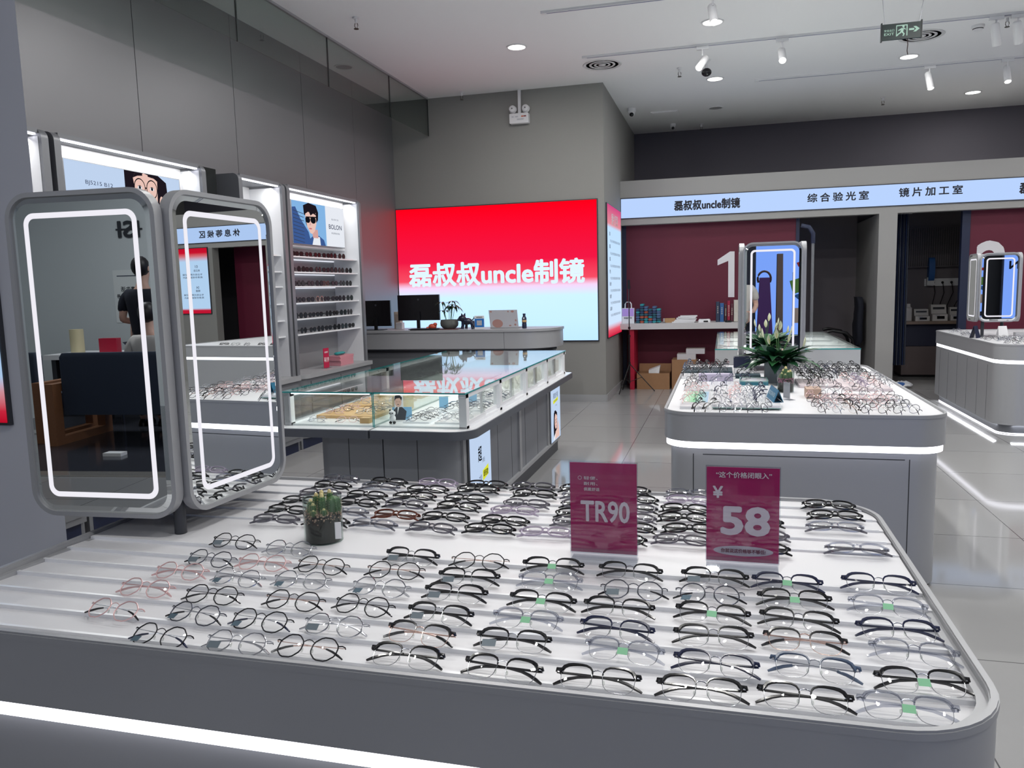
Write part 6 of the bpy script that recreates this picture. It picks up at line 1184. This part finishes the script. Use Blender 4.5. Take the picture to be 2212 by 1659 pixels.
    if long_hair: h.loft([[(x*k, (y+.05)*k, z*k) for x, y in rr(-a_, a_, -.05, .05, .04, 4)] for z, a_ in ((hz+.05, .08), (hz-.1, .1), (hz-.25, .11), (hz-.4, .09), (hz-.45, .05))])
    h.v = [(x, max(y, -.055*k) if z < (hz+.06)*k and not (long_hair and abs(x) > .07*k) else y, z) for x, y, z in h.v]
    h.build('hair', hair, t)
    f = MB()
    for s in (-1, 1): f.ball((s*.03*k, -.083*k, (hz-.005)*k), .011*k, 5); 
    f.build('eyes', M_black, t); MB().tube([(0, -.085*k, hz*k), (0, -.108*k, (hz-.035)*k), (0, -.09*k, (hz-.045)*k)], .009*k, 6).build('nose', M_skin, t); MB().tube([(-.022*k, -.085*k, (hz-.075)*k), (0, -.092*k, (hz-.073)*k), (.022*k, -.085*k, (hz-.075)*k)], .005*k, 5).build('mouth', mat('lip_pink', (190, 110, 108), .5), t)
    for s in (-1, 1): MB().ball((s*.082*k, .005*k, (hz-.015)*k), (.012*k, .02*k, .03*k), 5).build('ear', M_skin, t)
    sh_ = MB()
    for s in (-1, 1):
        fy = -.56 if sit else -.1
        sh_ = MB().loft([[(s*.112*k+x*k, (fy+y)*k, z*k) for x, y in rr(-.045, .045, -.08, .16, .04, 4)] for z in (.0, .035)]+[[(s*.112*k+x*k, (fy+y)*k, .075*k) for x, y in rr(-.035, .035, -.04, .14, .03, 4)]]); sh_.build('shoe', M_black, t)
    return t
M_tee = mat('black_tee', (22, 26, 40), .9); M_whitesh = mat('white_shirt', (214, 210, 206), .85); M_jean = mat('dark_trousers', (30, 34, 48), .9)
person('person with long dark hair and a white top standing behind, seen in the middle mirror', (.24, -1.0, 0), pi, M_whitesh, M_jean, M_hair, 1.66, long_hair=True)
person('person in a black T-shirt standing at the white table, seen in the mirror', (-5.46, -4.7, 0), 0, M_tee, M_jean, M_hair, 1.83, arm=1)
person('person in a white shirt sitting on the dark sofa, seen from behind in the mirror', (-4.97, -3.98, .04), 0, M_whitesh, M_jean, M_hair, 1.72, sit=True)
# sofas, table, lettering across the hall
M_sofa = mat('dark_slate_fabric', (46, 56, 74), .85); M_oak = mat('oak_frame', (146, 100, 70), .5, noise=.1)
def sofa(label, x0, x1, y0, cat='sofa'):
    w = x1-x0; t = thing('sofa', label, cat, ((x0+x1)/2, y0, 0)); a = w/2
    MB().loft([[(x, y, z) for x, y in rr(-a+.1, a-.1, -.12, 0, .03, 4)] for z in (.3, .88)]+[[(x, y, .92) for x, y in rr(-a+.12, a-.12, -.1, -.02, .02, 4)]]).build('backrest', M_sofa, t); MB().prism(rr(-a+.1, a-.1, -.75, -.125, .04, 4), .3, .46).build('seat', M_sofa, t)
    for s in (-1, 1):
        q = MB(); xa, xb = sorted((s*a, s*(a-.09))); q.box(xa, xb, -.02, .1, 0, .62).box(xa, xb, -.78, -.66, 0, .62).box(xa, xb, -.66, -.02, .54, .62).box(xa, xb, -.66, -.02, 0, .08); q.build('wooden_side_frame', M_oak, t)
    return t
sofa('dark slate sofa with wooden side frames across the hall, seen from behind in mirror', -5.85, -4.1, -3.62); sofa('dark slate armchair left of the sofa, reflected in the mirror', -7.15, -6.0, -3.75, 'armchair')
t = thing('hall_table', 'long white table by the white wall across the hall, seen in the mirror', 'table', (-6.2, -5.6, 0)); MB().box(-1.0, 1.4, -.35, .35, .72, .78).build('table_top', M_paperw, t); MB().box(-.95, 1.35, -.3, -.26, 0, .72).build('panel_leg', M_dark, t)
for x in (-.9, 1.3): MB().box(x-.03, x+.03, -.28, .3, 0, .72).build('leg', M_dark, t)
slab('red_sign_box', 'small red box on the white table across the hall', 'box', -6.62, -6.38, -5.6, -5.5, .7805, .96, mat('bright_red_leg')); slab('cream_jar', 'stacked cream jar on the white table across the hall', 'jar', -7.0, -6.85, -5.6, -5.45, .7805, 1.08, mat('cream_jar', (206, 196, 160), .5), r=.06)
o = MB().loft([[(x*k, y*k, z) for x, y in rr(-.2, .2, -.1, .1, .05, 4)] for z, k in ((0, .9), (.12, 1), (.24, .8))]).build('blue_bag', mat('blue_bag', (40, 96, 150), .6)); o.location = (-5.95, -5.5, .7805); tag(o, 'blue bag on the white table across the hall', 'bag')
t = thing('table_chair', 'dark low-backed chair at the white table across the hall', 'chair', (-6.1, -5.0, 0)); MB().loft([[(x, y, z) for x, y in rr(-.25, .25, .2, .26, .025, 3)] for z in (.46, .8)]+[[(x, y, .84) for x, y in rr(-.2, .2, .21, .25, .02, 3)]]).build('backrest', M_sofa, t); MB().prism(rr(-.25, .25, -.24, .2, .05, 4), .42, .48).build('seat', M_sofa, t)
for x in (-.2, .2):
    for y in (-.2, .2): MB().tube([(x, y, 0), (x*.9, y*.9, .42)], .018, 8).build('leg', M_dark, t)
t = thing('wall_lettering', 'dark raised letters high on the white wall across the hall, seen in the mirror', 'lettering', (-7.05, -7.0, 2.42)); text('letters', 'ISI', M_dark, '+y', (0, .02, 0), .34, .24, .03, t); MB().box(-.2, .2, .0, .018, -.01, .01).build('mounting_bar', M_dark, t)
t = thing('wall_poster', 'small printed notice on the white wall across the hall', 'poster', (-7.1, -7.0, 1.1)); MB().box(-.26, .26, .001, .006, 0, .75).build('sheet', mat('off_white_sheet', (222, 226, 226), .7), t); MB().box(-.2, .2, .006, .008, .66, .672).build('rule', M_navy, t); text('print', '点亮生活', M_txtb, '+y', (0, .0085, .48), .3, .07, .02, t); text('print', '查询每日限量号', M_txtb, '+y', (0, .0085, .38), .44, .06, .02, t)
o = MB().box(0, .18, -.05, .05, 0, .03).build('charging_box', M_paperw); o.location = (-4.95, -3.1, .0005-0); tag(o, 'white charging box with cable on the dark hall floor', 'device')
